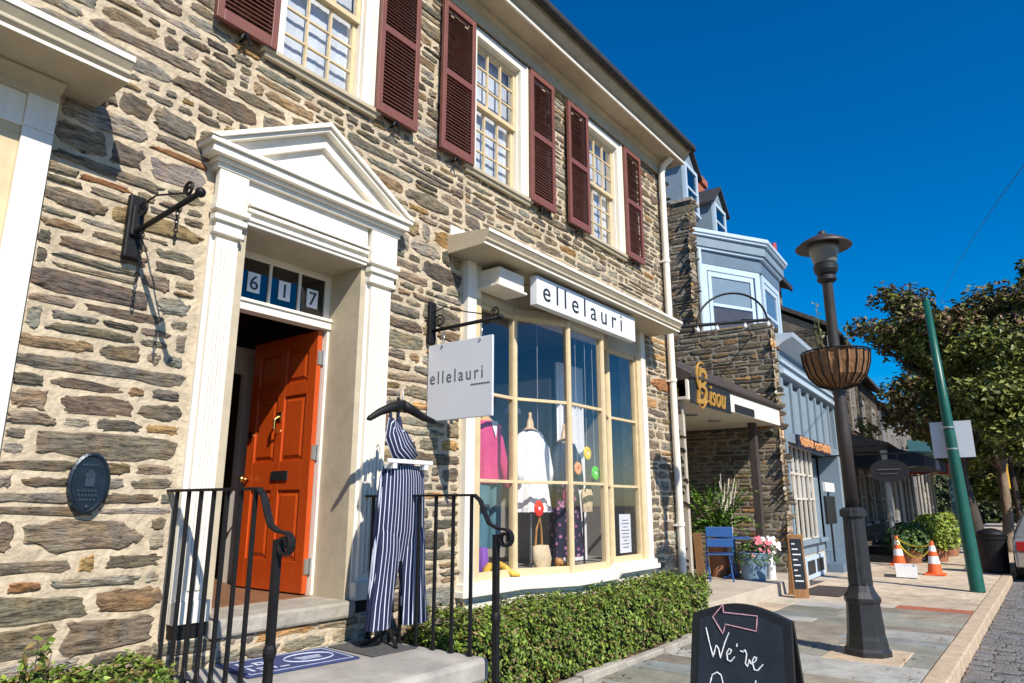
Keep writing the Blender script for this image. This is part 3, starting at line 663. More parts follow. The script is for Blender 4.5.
# ---- bow shop window -------------------------------------------------------
P = [(5.18, 4.40), (5.79, 4.40), (6.42, 4.12), (7.17, 4.12), (7.80, 4.40), (8.56, 4.40)]
ZS, ZH = 0.80, 3.52
ZB = (1.73, 2.60)
fr = MB()
def seg(a, b): 
    a, b = Vector((*a, 0)), Vector((*b, 0)); u = (b-a); L = u.length; u.normalize(); return a, u, Vector((-u.y, u.x, 0)), L
for a, b in zip(P, P[1:]):
    o, u, n_, L = seg(a, b)
    k = 0.03
    fr.obox(o, u, n_, (0, 0, 1), (0.0, k), (0, 0.06), (ZS, ZH)); fr.obox(o, u, n_, (0, 0, 1), (L-k, L), (0, 0.06), (ZS, ZH))
    fr.obox(o, u, n_, (0, 0, 1), (k, L-k), (0.002, 0.058), (ZS, ZS+0.07)); fr.obox(o, u, n_, (0, 0, 1), (k, L-k), (0.002, 0.058), (ZH-0.05, ZH))
    for z in ZB: fr.obox(o, u, n_, (0, 0, 1), (k, L-k), (0.004, 0.05), (z-0.016, z+0.016))
for i, (x, y) in enumerate(P): 
    if 0 < i < 5: fr.tube([(x, y+0.01, ZS), (x, y+0.01, ZH)], 0.034, 8)
shop = obj('shop_window', fr, 'cream_paint', B, bevel=0.003)
for a, b in zip(P, P[1:]):
    o, u, n_, L = seg(a, b); q = MB(); q.obox(o, u, n_, (0, 0, 1), (0.02, L-0.02), (0.026, 0.031), (ZS+0.06, ZH-0.04)); obj('shop_pane', q, 'glass', shop)
c = MB()     # outer white casing and cream inner boards
c.box(4.93, 5.06, WY-0.07, WY+0.05, 0.74, 3.90); c.box(5.06, 5.18, WY-0.03, WY+0.06, 0.74, 3.90)
obj('shop_casing', c, 'white_paint', shop, bevel=0.004)
c = MB(); c.box(8.64, 8.76, WY-0.07, WY+0.05, 0.74, 3.90); obj('shop_casing', c, 'white_paint', shop, bevel=0.004)
c = MB(); c.box(5.06, 5.18, WY-0.034, WY-0.0305, 0.76, 3.55); obj('inner_casing', c, 'cream_paint', shop); c = MB(); c.box(8.561, 8.6395, WY-0.03, WY+0.06, 0.74, 3.60); obj('inner_casing', c, 'cream_paint', shop)
def sill_poly(off, ex):
    return [(P[0][0]-ex, WY-off), (P[1][0], WY-off), (P[2][0]-off*0.3, P[2][1]-off), (P[3][0]+off*0.3, P[3][1]-off), (P[4][0], WY-off), (P[5][0]+ex, WY-off), (P[5][0]+ex, WY+0.06), (P[0][0]-ex, WY+0.06)]
c = MB(); c.prism(sill_poly(0.11, 0.30), 'z', 0.68, 0.74); c.prism(sill_poly(0.085, 0.27), 'z', 0.74, 0.80)
c.prism(sill_poly(0.06, 0.24), 'z', 0.64, 0.68); c.prism(sill_poly(0.03, 0.2), 'z', 0.36, 0.64)
obj('shop_sill', c, 'white_paint', shop, bevel=0.008)
c = MB()     # fascia board above the panes following the bay, and flat boarding behind the sign
fpoly = [(5.06, WY-0.02), (P[1][0], WY-0.02), (P[2][0], P[2][1]-0.02), (P[3][0], P[3][1]-0.02), (P[4][0], WY-0.02), (8.64, WY-0.02), (8.64, WY+0.07), (5.06, WY+0.07)]
c.prism(fpoly, 'z', 3.52, 3.60)
c.prism([(5.061, WY-0.012), (8.639, WY-0.012), (8.639, WY+0.07), (5.061, WY+0.07)], 'z', 3.60, 3.90)
c.prism([(5.85, WY-0.015), (6.42, 4.13), (7.17, 4.13), (7.75, WY-0.015)], 'z', 3.60, 3.90)
obj('shop_fascia', c, 'beige_paint', shop, bevel=0.003)
c = MB()
def canopy_prof(y, z): return [(WY+0.02, z), (y+0.06, z), (y+0.055, z+0.02), (y+0.03, z+0.045), (y+0.03, z+0.065), (y, z+0.11), (y, z+0.145), (WY+0.02, z+0.20)]
c.prism(canopy_prof(3.865, 3.90), 'x', 4.68, 9.05); can = obj('shop_canopy', c, 'beige_paint', B, bevel=0.004)
c = MB(); c.box(4.68, 9.05, 3.915, 3.924, 3.902, 3.922); c.prism([(3.86, 4.012), (3.86, 4.047), (3.866, 4.049), (3.866, 4.012)], 'x', 4.68, 9.05); obj('canopy_moulding', c, 'white_paint', can)
c = MB(); c.box(4.70, 5.02, WY-0.03, WY+0.01, 4.075, 4.21); obj('flashing', c, 'white_paint', can)
c = MB(); c.box(5.14, 5.55, 4.10, 4.3785, 3.66, 3.84); c.box(5.10, 5.58, 4.08, 4.3785, 3.635, 3.66)
obj('roller_box', c, 'white_paint', B, bevel=0.004)
# room behind the shop window
rm = MB(); a, b, y1 = 4.95, 8.75, 6.6
rm.quad((a, WY+0.06, .5), (a, y1, .5), (a, y1, 3.9), (a, WY+0.06, 3.9)); rm.quad((b, WY+0.06, .5), (b, y1, .5), (b, y1, 3.9), (b, WY+0.06, 3.9))
rm.quad((a, y1, .5), (b, y1, .5), (b, y1, 3.9), (a, y1, 3.9)); rm.quad((a, WY+0.06, 3.9), (b, WY+0.06, 3.9), (b, y1, 3.9), (a, y1, 3.9))
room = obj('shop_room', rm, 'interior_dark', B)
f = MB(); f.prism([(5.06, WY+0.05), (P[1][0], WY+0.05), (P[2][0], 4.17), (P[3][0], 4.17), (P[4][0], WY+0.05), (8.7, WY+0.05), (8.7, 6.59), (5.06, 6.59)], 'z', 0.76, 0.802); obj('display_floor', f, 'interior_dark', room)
f = MB(); f.box(7.74, 7.80, 5.3, 6.55, 0.8, 3.2); f.box(5.0, 5.05, 5.2, 6.5, 0.8, 3.3); obj('display_partition', f, 'interior_cream', room)

t = thing('pendant_lamp', 'small white pendant lamp hanging inside the bow window shop', 'lamp', (6.9, 5.3, 3.0))
b = MB(); b.lathe([(0.13, 2.62), (0.11, 2.68), (0.03, 2.76), (0.02, 2.80)], (6.9, 5.3, 0), 20); obj('shade', b, 'plastic_white', t, smooth=True); b = MB(); b.tube([(6.9, 5.3, 2.8), (6.9, 5.3, 3.89)], 0.006, 5); obj('cord', b, 'letter_black', t)
# downspout
d = MB(); d.tube([(9.60, 4.31, 0.02), (9.60, 4.31, 6.72), (9.60, 4.27, 6.85), (9.60, 4.12, 6.96)], 0.052, 12)
for z in (1.2, 3.3, 5.2): d.tube([(9.60, 4.31, z), (9.60, 4.31, z+0.05)], 0.064, 12); d.box(9.53, 9.67, 4.33, 4.42, z, z+0.03)
obj('downspout', d, 'white_paint', B, smooth=False)

# ---- display window at the far left edge -----------------------------------
l = MB(); l.box(1.10, 1.255, WY-0.06, WY+0.06, 0.6, 3.60); l.box(-2.2, 1.10, WY-0.04, WY+0.06, 3.60, 3.90); l.box(1.1002, 1.255, WY-0.061, WY+0.06, 3.601, 3.90); l.box(-2.25, 1.3, WY-0.10, WY+0.06, 0.55, 0.68)
lw_ = obj('display_window', l, 'white_paint', B, bevel=0.004)
l = MB(); l.box(0.93, 1.10, WY-0.03, WY+0.06, 0.68, 3.55); l.box(-2.2, 0.93, WY-0.03, WY+0.06, 3.42, 3.599); l.box(0.93, 1.0995, WY-0.031, WY+0.06, 3.55, 3.5995); l.box(-2.2, 0.93, WY-0.02, WY+0.06, 0.68, 0.8)
for x in (0.15, -0.65): l.box(x-0.02, x+0.02, WY-0.01, WY+0.05, 0.8, 3.42)
obj('display_frame', l, 'cream_paint', lw_, bevel=0.004)
l = MB(); l.box(-2.2, 0.93, WY+0.02, WY+0.025, 0.79, 3.43); obj('display_pane', l, 'glass', lw_)
l = MB(); l.box(-2.3, 1.3, WY+0.9, WY+0.92, 0.4, 4.0); obj('display_back', l, 'interior_dark', lw_)
l = MB(); l.prism(canopy_prof(3.90, 3.90), 'x', -2.6, 1.466); lc = obj('display_canopy', l, 'beige_paint', lw_, bevel=0.004)
l = MB(); l.box(-2.6, 1.466, 3.950, 3.959, 3.902, 3.922); l.prism([(3.895, 4.012), (3.895, 4.047), (3.901, 4.049), (3.901, 4.012)], 'x', -2.6, 1.466); obj('canopy_moulding', l, 'white_paint', lc)
l = MB(); l.prism([(4.34, 3.80), (4.33, 3.84), (4.24, 3.885), (4.24, 3.898), (4.36, 3.898), (4.36, 3.80)], 'x', -2.4, 1.25); obj('bed_moulding', l, 'beige_paint', lc)

# ================================================================== THINGS ON THE SHOP FRONT
# oval cast plaque
t = thing('oval_plaque', 'dark blue-black oval cast-iron plaque fixed to the stones left of the doorway', 'plaque', (1.71, 4.37, 1.62))
p = MB(); n = 40
def oval(a, b, y, k=n): return [(1.71+a*cos(2*pi*i/k)*(1.0 if sin(2*pi*i/k) > 0 else 1.0-0.10*abs(sin(2*pi*i/k))), y, 1.62+b*sin(2*pi*i/k)) for i in range(k)]
rings = [oval(0.105, 0.165, 4.385), oval(0.112, 0.172, 4.365), oval(0.112, 0.172, 4.350), oval(0.098, 0.157, 4.343), oval(0.090, 0.147, 4.352)]
for rg in rings: p.v += rg
for i in range(4): p.f += [(i*n+k, i*n+(k+1) % n, (i+1)*n+(k+1) % n, (i+1)*n+k) for k in range(n)]
p.f.append(tuple(range(4*n, 5*n)))
obj('plate', p, 'iron_plaque', t)
q = MB()
q.box(1.685, 1.735, 4.346, 4.351, 1.60, 1.66); q.prism([(1.675, 1.66), (1.745, 1.66), (1.71, 1.70)], 'y', 4.346, 4.351)
for z, hw_ in ((1.715, 0.05), (1.57, 0.06), (1.545, 0.055), (1.52, 0.045)):
    x = 1.71-hw_
    while x < 1.71+hw_-0.012: q.box(x, x+0.012, 4.346, 4.351, z, z+0.014); x += 0.018
obj('relief', q, 'iron_letter', t); q = MB(); q.ell((1.71, 4.348, 1.488), (0.012, 0.008, 0.012)); obj('bolt', q, 'iron_letter', t)

def chain(mb, p, n, L=0.034):
    for i in range(n):
        c = Vector(p)-Vector((0, 0, L*0.75*i)); ax = Vector((1, 0, 0)) if i % 2 else Vector((0, 1, 0))
        mb.tube([c+ax*0.010*cos(a)+Vector((0, 0, L*0.5*sin(a))) for a in [2*pi*k/10 for k in range(10)]], 0.0038, 5, closed=True)
def scroll(mb, c, u, v, r0, turns, r1, rad, ph=0.0):
    c, u, v = Vector(c), Vector(u), Vector(v); n = int(24*turns)
    mb.tube([c+(u*cos(ph+2*pi*turns*i/n)+v*sin(ph+2*pi*turns*i/n))*(r0+(r1-r0)*i/n) for i in range(n+1)], rad, 7)
# empty bracket
bx, bz = 1.765, 3.19
t = thing('sign_bracket', 'black wrought-iron bracket with empty hanging chains, left of the doorway', 'bracket', (bx, 4.38, bz))
b = MB(); b.box(bx-0.05, bx+0.05, 4.335, 4.385, bz-0.20, bz+0.22); b.box(bx-0.035, bx+0.035, 4.31, 4.335, bz-0.06, bz+0.14); obj('back_plate', b, 'iron', t, bevel=0.012)
b = MB(); b.tube([(bx, 4.34, bz-0.03), (bx, 3.575, bz+0.015)], 0.017, 10); b.ell((bx, 3.56, bz+0.016), (0.03, 0.03, 0.03)); obj('arm', b, 'iron', t, smooth=True)
b = MB(); b.tube([(bx, 4.33, bz+0.14), (bx, 4.1, bz+0.155), (bx, 3.7, bz+0.055)], 0.006, 6); scroll(b, (bx, 3.70, bz+0.075), (0, 1, 0), (0, 0, 1), 0.052, 1.4, 0.012, 0.009); scroll(b, (bx, 4.25, bz+0.10), (0, 1, 0), (0, 0, 1), 0.06, 1.3, 0.015, 0.008); obj('scrollwork', b, 'iron', t)
b = MB(); chain(b, (bx, 3.80, bz-0.02), 9); obj('chain', b, 'iron', t); b = MB(); chain(b, (bx, 4.22, bz-0.05), 13); obj('chain', b, 'iron', t)
# hanging sign bracket and board
sx, sz = 4.46, 3.075
t = thing('sign_bracket', 'black wrought-iron bracket carrying the white hanging shop sign', 'bracket', (sx, 4.38, sz))
b = MB(); b.box(sx-0.045, sx+0.045, 4.345, 4.385, sz-0.13, sz+0.27); obj('back_plate', b, 'iron', t, bevel=0.01)
b = MB(); b.tube([(sx, 4.36, sz-0.01), (sx, 3.56, sz-0.005)], 0.017, 10); b.ell((sx, 3.55, sz-0.005), (0.028, 0.028, 0.028)); obj('arm', b, 'iron', t, smooth=True)
b = MB(); b.tube([(sx, 4.345, sz+0.17), (sx, 4.2, sz+0.20), (sx, 3.95, sz+0.11), (sx, 3.62, sz+0.02)], 0.006, 6); scroll(b, (sx, 4.26, sz+0.075), (0, 1, 0), (0, 0, 1), 0.062, 1.5, 0.015, 0.008); scroll(b, (sx, 3.60, sz+0.05), (0, 1, 0), (0, 0, 1), 0.045, 1.3, 0.012, 0.008); obj('scrollwork', b, 'iron', t)
t = thing('hanging_sign', 'square white board lettered ellelauri hanging from the iron bracket', 'sign', (sx, 4.0, 2.57))
b = MB(); b.box(sx-0.012, sx+0.012, 3.625, 4.385, 2.225, 2.925); obj('board', b, 'sign_grey', t, bevel=0.004)
b = text_mb('ellelauri', (sx-0.013, 4.355, 2.56), (0, -1, 0), (0, 0, 1), 0.165, 0.0015, xs=0.86, spacing=1.33); obj('lettering', b, 'letter_grey', t)
b = MB()
y = 3.66+0.20
while y > 3.66: b.box(sx-0.0145, sx-0.0125, y-0.012, y, 2.505, 2.518); y -= 0.018
obj('small_lettering', b, 'letter_grey', t)
for y in (4.21, 3.76): b = MB(); chain(b, (sx, y, sz-0.03), 4, 0.042); b.tube([(sx-0.02, y, 2.90), (sx+0.02, y, 2.90)], 0.012, 8); obj('hook', b, 'steel', t)
# sign over the bay
t = thing('fascia_sign', 'long white box sign lettered ellelauri over the bow window', 'sign', (6.74, 4.05, 3.70))
b = MB(); b.box(5.645, 7.835, 4.0, 4.09, 3.545, 3.86); obj('panel', b, 'sign_white', t, bevel=0.004)
b = text_mb('ellelauri', (5.74, 3.998, 3.615), (1, 0, 0), (0, 0, 1), 0.31, 0.003, xs=1.10, spacing=1.50); obj('lettering', b, 'letter_black', t)

# ---- mannequins and goods in the window
def mannequin_body(t, x, y, zt, s=1.0):
    b = MB(); b.lathe([(0.001, 0.17), (0.022, 0.165), (0.028, 0.14), (0.022, 0.12), (0.05, 0.06), (0.055, 0.0), (0.10, -0.03), (0.16, -0.07), (0.15, -0.2), (0.12, -0.4), (0.16, -0.6), (0.15, -0.72)], (x, y, zt), 18)
    b.v = [(p[0], y+(p[1]-y)*0.62, p[2]) for p in b.v]
    obj('bust', b, 'tan_skin', t, smooth=True)
    b = MB(); b.tube([(x, y, 0.805), (x, y, zt-0.7)], 0.015, 8); b.lathe([(0.17, 0.0), (0.17, 0.012), (0.03, 0.03)], (x, y, 0.803), 18); obj('stand', b, 'steel', t)
t = thing('mannequin', 'mannequin in a pink top and teal trousers, left in the bow window', 'mannequin', (5.72, 4.78, 0.80), group='mannequins in the bow window')
mx_, my_ = 5.78, 4.80; mannequin_body(t, mx_, my_, 2.43)
b = MB(); b.loft([(mx_, my_, 2.40, 0.06, 0.055), (mx_, my_, 2.37, 0.17, 0.10), (mx_, my_, 2.28, 0.205, 0.125), (mx_, my_, 2.1, 0.20, 0.13), (mx_, my_, 1.92, 0.19, 0.12), (mx_+.02, my_, 1.78, 0.22, 0.14), (mx_+.02, my_, 1.72, 0.22, 0.14)], 32, 0.10, 6)
for sg, dx in ((-1, -0.06), (1, 0.03)): b.tube([(mx_+sg*0.15, my_, 2.34), (mx_+sg*0.23, my_+0.01, 2.15), (mx_+sg*0.27+dx, my_-0.02, 1.9), (mx_+sg*0.27+dx, my_-0.08, 1.68)], [0.07, 0.072, 0.06, 0.05], 10)
b.su = []; obj('top', b, 'pink', t, smooth=True)
b = MB(); b.add([(mx_-0.05, my_-0.118, 2.38), (mx_+0.07, my_-0.118, 2.38), (mx_+0.01, my_-0.142, 2.2)], [(0, 1, 2)]); obj('neckline', b, 'white_cloth', t)
b = MB()
for sg in (-1, 1): b.loft([(mx_+sg*0.09+.02, my_, 1.74, 0.105, 0.11), (mx_+sg*0.10+.02, my_, 1.4, 0.09, 0.10), (mx_+sg*0.11+.02, my_, 1.05, 0.085, 0.09)], 18, 0.05, 5)
b.su = []; obj('trousers', b, 'teal_cloth', t, smooth=True)
t = thing('coat', 'red and pink patterned coat draped beside the pink mannequin', 'coat', (5.42, 4.75, 0.82))
b = MB(); b.loft([(5.44, 4.74, 2.05, 0.06, 0.05), (5.42, 4.74, 1.9, 0.10, 0.08), (5.40, 4.72, 1.5, 0.11, 0.09), (5.38, 4.72, 1.15, 0.10, 0.08)], 20, 0.2, 5); b.su = []; obj('cloth', b, 'pink_dark', t, smooth=True)
b = MB(); b.tube([(5.42, 4.74, .805), (5.44, 4.74, 2.1)], 0.012, 8); b.lathe([(0.13, 0), (0.13, 0.012), (0.02, .03)], (5.42, 4.74, .803), 16); obj('stand', b, 'steel', t)
t = thing('mannequin', 'mannequin in a plain white sleeved dress, middle of the bow window', 'mannequin', (6.36, 4.62, 0.80), group='mannequins in the bow window')
mx_, my_ = 6.36, 4.62; mannequin_body(t, mx_, my_, 2.36)
b = MB(); b.loft([(mx_, my_, 2.33, 0.06, 0.055), (mx_, my_, 2.30, 0.15, 0.10), (mx_, my_, 2.22, 0.19, 0.12), (mx_, my_, 2.0, 0.19, 0.13), (mx_, my_, 1.75, 0.22, 0.15), (mx_, my_, 1.5, 0.27, 0.19), (mx_, my_, 1.42, 0.285, 0.20)], 64, 0.11, 8)
for sg in (-1, 1): b.tube([(mx_+sg*0.13, my_, 2.27), (mx_+sg*0.24, my_-.01, 2.12), (mx_+sg*0.29, my_-0.03, 1.85), (mx_+sg*0.27, my_-0.05, 1.72)], [0.06, 0.075, 0.075, 0.05], 10)
b.su = []; obj('dress', b, 'white_cloth', t, smooth=True)
t = thing('mannequin', 'mannequin in a dark navy floral dress, nearest the white curtain', 'mannequin', (6.98, 4.58, 0.80), group='mannequins in the bow window')
mx_, my_ = 6.98, 4.56; mannequin_body(t, mx_, my_, 2.28)
b = MB(); b.loft([(mx_, my_, 2.25, 0.06, 0.055), (mx_, my_, 2.21, 0.16, 0.10), (mx_, my_, 2.1, 0.20, 0.12), (mx_, my_, 1.9, 0.21, 0.13), (mx_, my_, 1.75, 0.19, 0.12)], 32, 0.06, 7)
for sg in (-1, 1): b.tube([(mx_+sg*0.14, my_, 2.17), (mx_+sg*0.22, my_-.01, 2.02), (mx_+sg*0.25, my_-0.03, 1.8), (mx_+sg*0.24, my_-0.05, 1.68)], [0.06, 0.07, 0.06, 0.045], 10)
b.su = []; obj('bodice', b, 'navy', t, smooth=True)
b = MB(); b.loft([(mx_, my_, 1.80, 0.17, 0.11), (mx_, my_, 1.6, 0.20, 0.14), (mx_, my_, 1.2, 0.22, 0.16), (mx_, my_, 0.92, 0.23, 0.17)], 36, 0.12, 8); b.su = []; obj('skirt', b, 'floral', t, smooth=True)
# white curtain at the right end
t = thing('curtain', 'white drape hanging in folds at the right end of the bow window', 'curtain', (7.45, 4.85, 0.8))
b = MB(); n = 70
for k in range(n+1):
    x = 7.28+0.62*k/n; yy = 4.86+0.035*sin(k*0.75)+0.012*sin(k*1.9); b.v += [(x, yy, 0.82), (x, yy+0.01, 3.3)]
b.f += [(2*k, 2*k+2, 2*k+3, 2*k+1) for k in range(n)]; obj('cloth', b, 'white_cloth', t, smooth=True)
# goods on the display floor
def dot(x, y, z, rad, m, desc):
    t = tag(obj('paper_flower', MB().add([], []), m), desc, 'decoration', 'round paper flowers in the bow window') if False else thing('paper_flower', desc, 'decoration', (x, y, z), 0, 'round paper flowers in the bow window')
    b = MB(); n = 28
    for j, (rr, dy) in enumerate(((rad, 0.0), (rad*0.93, -0.012), (rad*0.45, -0.016), (rad*0.3, -0.008))):
        b.v += [(x+rr*(1+0.05*cos(9*a) if j == 0 else 1)*cos(a), y+dy, z+rr*(1+0.05*cos(9*a) if j == 0 else 1)*sin(a)) for a in [2*pi*k/n for k in range(n)]]
    for j in range(3): b.f += [(j*n+k, j*n+(k+1) % n, (j+1)*n+(k+1) % n, (j+1)*n+k) for k in range(n)]
    b.f.append(tuple(range(3*n, 4*n))); obj('petals', b, m, t)
    b = MB(); b.lathe([(rad*0.22, 0), (rad*0.18, 0.006)], (0, 0, 0), 14); b.v = [(x+p[0], y-0.009-p[2], z+p[1]) for p in b.v]; obj('centre', b, 'paper' if m != 'dot_orange' else 'dot_red', t)
    b = MB(); b.tube([(x, y+0.003, z+rad), (x, y+0.003, 3.5)], 0.0015, 4); obj('thread', b, 'paper', t)
dot(6.12, 4.34, 1.46, 0.085, 'dot_red', 'red round paper flower hanging below the white dress')
dot(6.50, 4.22, 1.60, 0.085, 'dot_pink', 'hot pink round paper flower hanging in the bow window')
dot(6.72, 4.22, 1.90, 0.072, 'dot_orange', 'orange paper flower with red centre in the bow window')
dot(6.93, 4.22, 2.08, 0.078, 'dot_yellow', 'yellow round paper flower hanging before the curtain')
dot(7.10, 4.22, 1.86, 0.080, 'dot_green', 'bright green round paper flower hanging before the curtain')
t = thing('handbag', 'beige straw handbag with tan strap on the display floor', 'handbag', (6.2, 4.32, 0.8))
b = MB(); b.loft([(6.22, 4.36, 0.81, 0.10, 0.05), (6.20, 4.36, 0.95, 0.15, 0.07), (6.18, 4.36, 1.08, 0.13, 0.05), (6.17, 4.36, 1.09, 0.02, 0.01)], 22); b.su = []; obj('bag', b, 'straw', t, smooth=True)
b = MB(); b.tube([(6.08, 4.36, 1.06), (6.09, 4.35, 1.25), (6.14, 4.34, 1.36), (6.18, 4.35, 1.22), (6.2, 4.36, 1.07)], 0.012, 6); obj('strap', b, 'tan_leather', t)
def shoe(x, y, m, desc, a):
    t = thing('shoe', desc, 'shoe', (x, y, 0.803), a, 'shoes on the display floor')
    b = MB(); rgs = ((-0.11, 0.03, 0.085), (-0.06, 0.034, 0.085), (0.0, 0.036, 0.07), (0.06, 0.043, 0.05), (0.11, 0.036, 0.035), (0.135, 0.012, 0.02)); n = 10
    for (xx, hw_, h) in rgs: b.v += [(xx, hw_*cos(2*pi*k/n), h*0.5+0.5*h*sin(2*pi*k/n)+(0.06 if xx < -0.02 else 0.06*max(0, (0.06-xx)/0.08) if xx < 0.06 else 0)) for k in range(n)]
    for i in range(5): b.f += [(i*n+k, i*n+(k+1) % n, (i+1)*n+(k+1) % n, (i+1)*n+k) for k in range(n)]
    b.f += [tuple(range(n))[::-1], tuple(range(5*n, 6*n))]; obj('upper', b, m, t, smooth=True, local=True)
    b = MB(); b.tube([(-0.09, 0, 0.0), (-0.09, 0, 0.08)], [0.012, 0.022], 8); obj('heel', b, 'tan_leather', t, local=True)
shoe(5.42, 4.47, 'yellow_shoe', 'yellow high-heeled shoe at the left corner of the bow window', R(200))
shoe(5.70, 4.44, 'yellow_shoe', 'yellow high-heeled shoe beside the teal trousers', R(-60))
shoe(6.47, 4.26, 'tan_leather', 'tan leather shoe right of the straw handbag', R(-20))
t = thing('scarf', 'purple folded scarf on the display floor under the pink coat', 'scarf', (5.45, 4.55, 0.8)); b = MB(); b.loft([(5.47, 4.56, 0.80, 0.07, 0.06), (5.47, 4.56, 0.95, 0.06, 0.05), (5.48, 4.57, 1.08, 0.045, 0.04), (5.48, 4.57, 1.09, 0.01, 0.01)], 16, 0.2, 5); b.su = []; obj('cloth', b, 'purple_cloth', t, smooth=True)
t = thing('handbag', 'white handbag with a looped dark strap before the curtain', 'handbag', (7.2, 4.4, 1.5))
b = MB(); b.loft([(7.14, 4.36, 1.42, 0.10, 0.04), (7.14, 4.36, 1.62, 0.12, 0.05), (7.14, 4.36, 1.68, 0.09, 0.03), (7.14, 4.36, 1.685, 0.01, 0.01)], 20); b.su = []; obj('bag', b, 'straw', t, smooth=True)
b = MB(); b.tube([(7.06, 4.34, 1.66), (7.05, 4.34, 1.55), (7.10, 4.33, 1.44), (7.2, 4.33, 1.46), (7.23, 4.34, 1.66), (7.15, 4.35, 1.76)], 0.010, 6, closed=True); b.tube([(7.14, 4.42, .803), (7.14, 4.42, 1.45)], 0.012, 8); obj('strap', b, 'letter_black', t)
t = thing('notice', 'white paper notice taped inside the narrow right window pane', 'notice', (8.2, 4.45, 1.1))
b = MB(); b.box(8.06, 8.36, 4.452, 4.455, 0.90, 1.38); obj('sheet', b, 'paper', t)
b = MB()
for i in range(9):
    wd = (0.16, 0.20, 0.12, 0.2, 0.18, 0.2, 0.1, 0.19, 0.15)[i]; b.box(8.21-wd/2, 8.21+wd/2, 4.449, 4.4515, 1.30-i*0.042, 1.308-i*0.042)
obj('writing', b, 'letter_grey', t)

# ================================================================== FRONT STEPS, RAILS, GARMENT
LZ = 0.52
t = thing('stone_landing', 'grey stone entrance landing with worn edge under the blue doormat', 'landing', (3.0, 3.7, 0))
b = MB(); b.box(2.06, 3.80, 3.10, WY-0.087, 0.37, LZ); obj('slab', b, 'landing_stone', t, bevel=0.03)
b = MB(); b.box(2.10, 3.76, 3.14, WY-0.09, 0.0, 0.369); obj('base', b, 'mortar_grey', t)
b = MB(); rubble(b, lambda x, z, d_: (3.76+d_, x, z), 3.15, 4.3, 0.0, 0.36, [], random.Random(8), 0.09, 0.15, 0.5, 0.016, 0.014); rubble(b, lambda x, z, d_: (x, 3.14-d_, z), 2.1, 3.76, 0.0, 0.36, [], random.Random(9), 0.09, 0.15, 0.5, 0.016, 0.014); obj('base_stonework', b, 'stone', t)
t = thing('stone_step', 'lower grey stone step in front of the landing', 'step', (3.0, 2.9, 0)); b = MB(); b.box(2.25, 3.62, 2.74, 3.10, 0.0, 0.20); obj('lower_tread', b, 'landing_stone', t, bevel=0.02); b = MB(); b.box(2.25, 3.62, 2.93, 3.098, 0.2005, 0.37); obj('upper_tread', b, 'landing_stone', t, bevel=0.02)
# mats
t = thing('doormat', 'blue doormat with white border and lettering lying before the doorstep', 'doormat', (2.9, 4.0, LZ), R(-7))
b = MB(); b.box(-0.39, 0.37, -0.22, 0.235, 0.002, 0.014); obj('mat', b, 'blue_mat', t, bevel=0.004, local=True)
b = MB()
for (a, c_, d_, e_) in ((-0.36, 0.34, -0.195, -0.185), (-0.36, 0.34, 0.20, 0.21), (-0.36, -0.35, -0.185, 0.20), (0.33, 0.34, -0.185, 0.20)): b.box(a, c_, d_, e_, 0.0142, 0.0155)
b.tube([(0.13+0.165*cos(a), 0.01+0.12*sin(a), 0.0145) for a in [2*pi*k/30 for k in range(30)]], 0.005, 4, closed=True)
obj('border', b, 'mat_white', t, local=True)
tt = text_mb('Love', (-0.30, 0.0, 0.0145), (1, 0, 0), (0, 1, 0), 0.13, 0.001); t2 = text_mb('the shop', (-0.33, -0.12, 0.0145), (1, 0, 0), (0, 1, 0), 0.08, 0.001); 
b = MB()
for (x0, y0, w_, h_) in ((-0.31, 0.02, 0.02, 0.12), (-0.29, 0.02, 0.05, 0.02), (-0.22, 0.02, 0.02, 0.08), (-0.17, 0.02, 0.02, 0.08), (-0.20, 0.02, 0.03, 0.02), (-0.20, 0.08, 0.03, 0.02), (-0.12, 0.02, 0.02, 0.09), (-0.31, -0.12, 0.02, 0.10), (-0.26, -0.12, 0.06, 0.02), (-0.26, -0.07, 0.06, 0.02), (-0.17, -0.12, 0.02, 0.09), (-0.13, -0.12, 0.06, 0.02), (0.04, 0.03, 0.18, 0.015), (0.05, 0.0, 0.16, 0.015), (0.06, -0.035, 0.14, 0.015)): b.box(x0, x0+w_, y0, y0+h_, 0.0142, 0.0155)
obj('lettering', b, 'mat_white', t, local=True)
t = thing('doormat', 'plain dark grey mat under the striped jumpsuit', 'doormat', (3.52, 3.93, LZ), R(-3)); b = MB(); b.box(-0.19, 0.2, -0.24, 0.26, 0.001, 0.010); obj('mat', b, 'grey_mat', t, bevel=0.003, local=True)

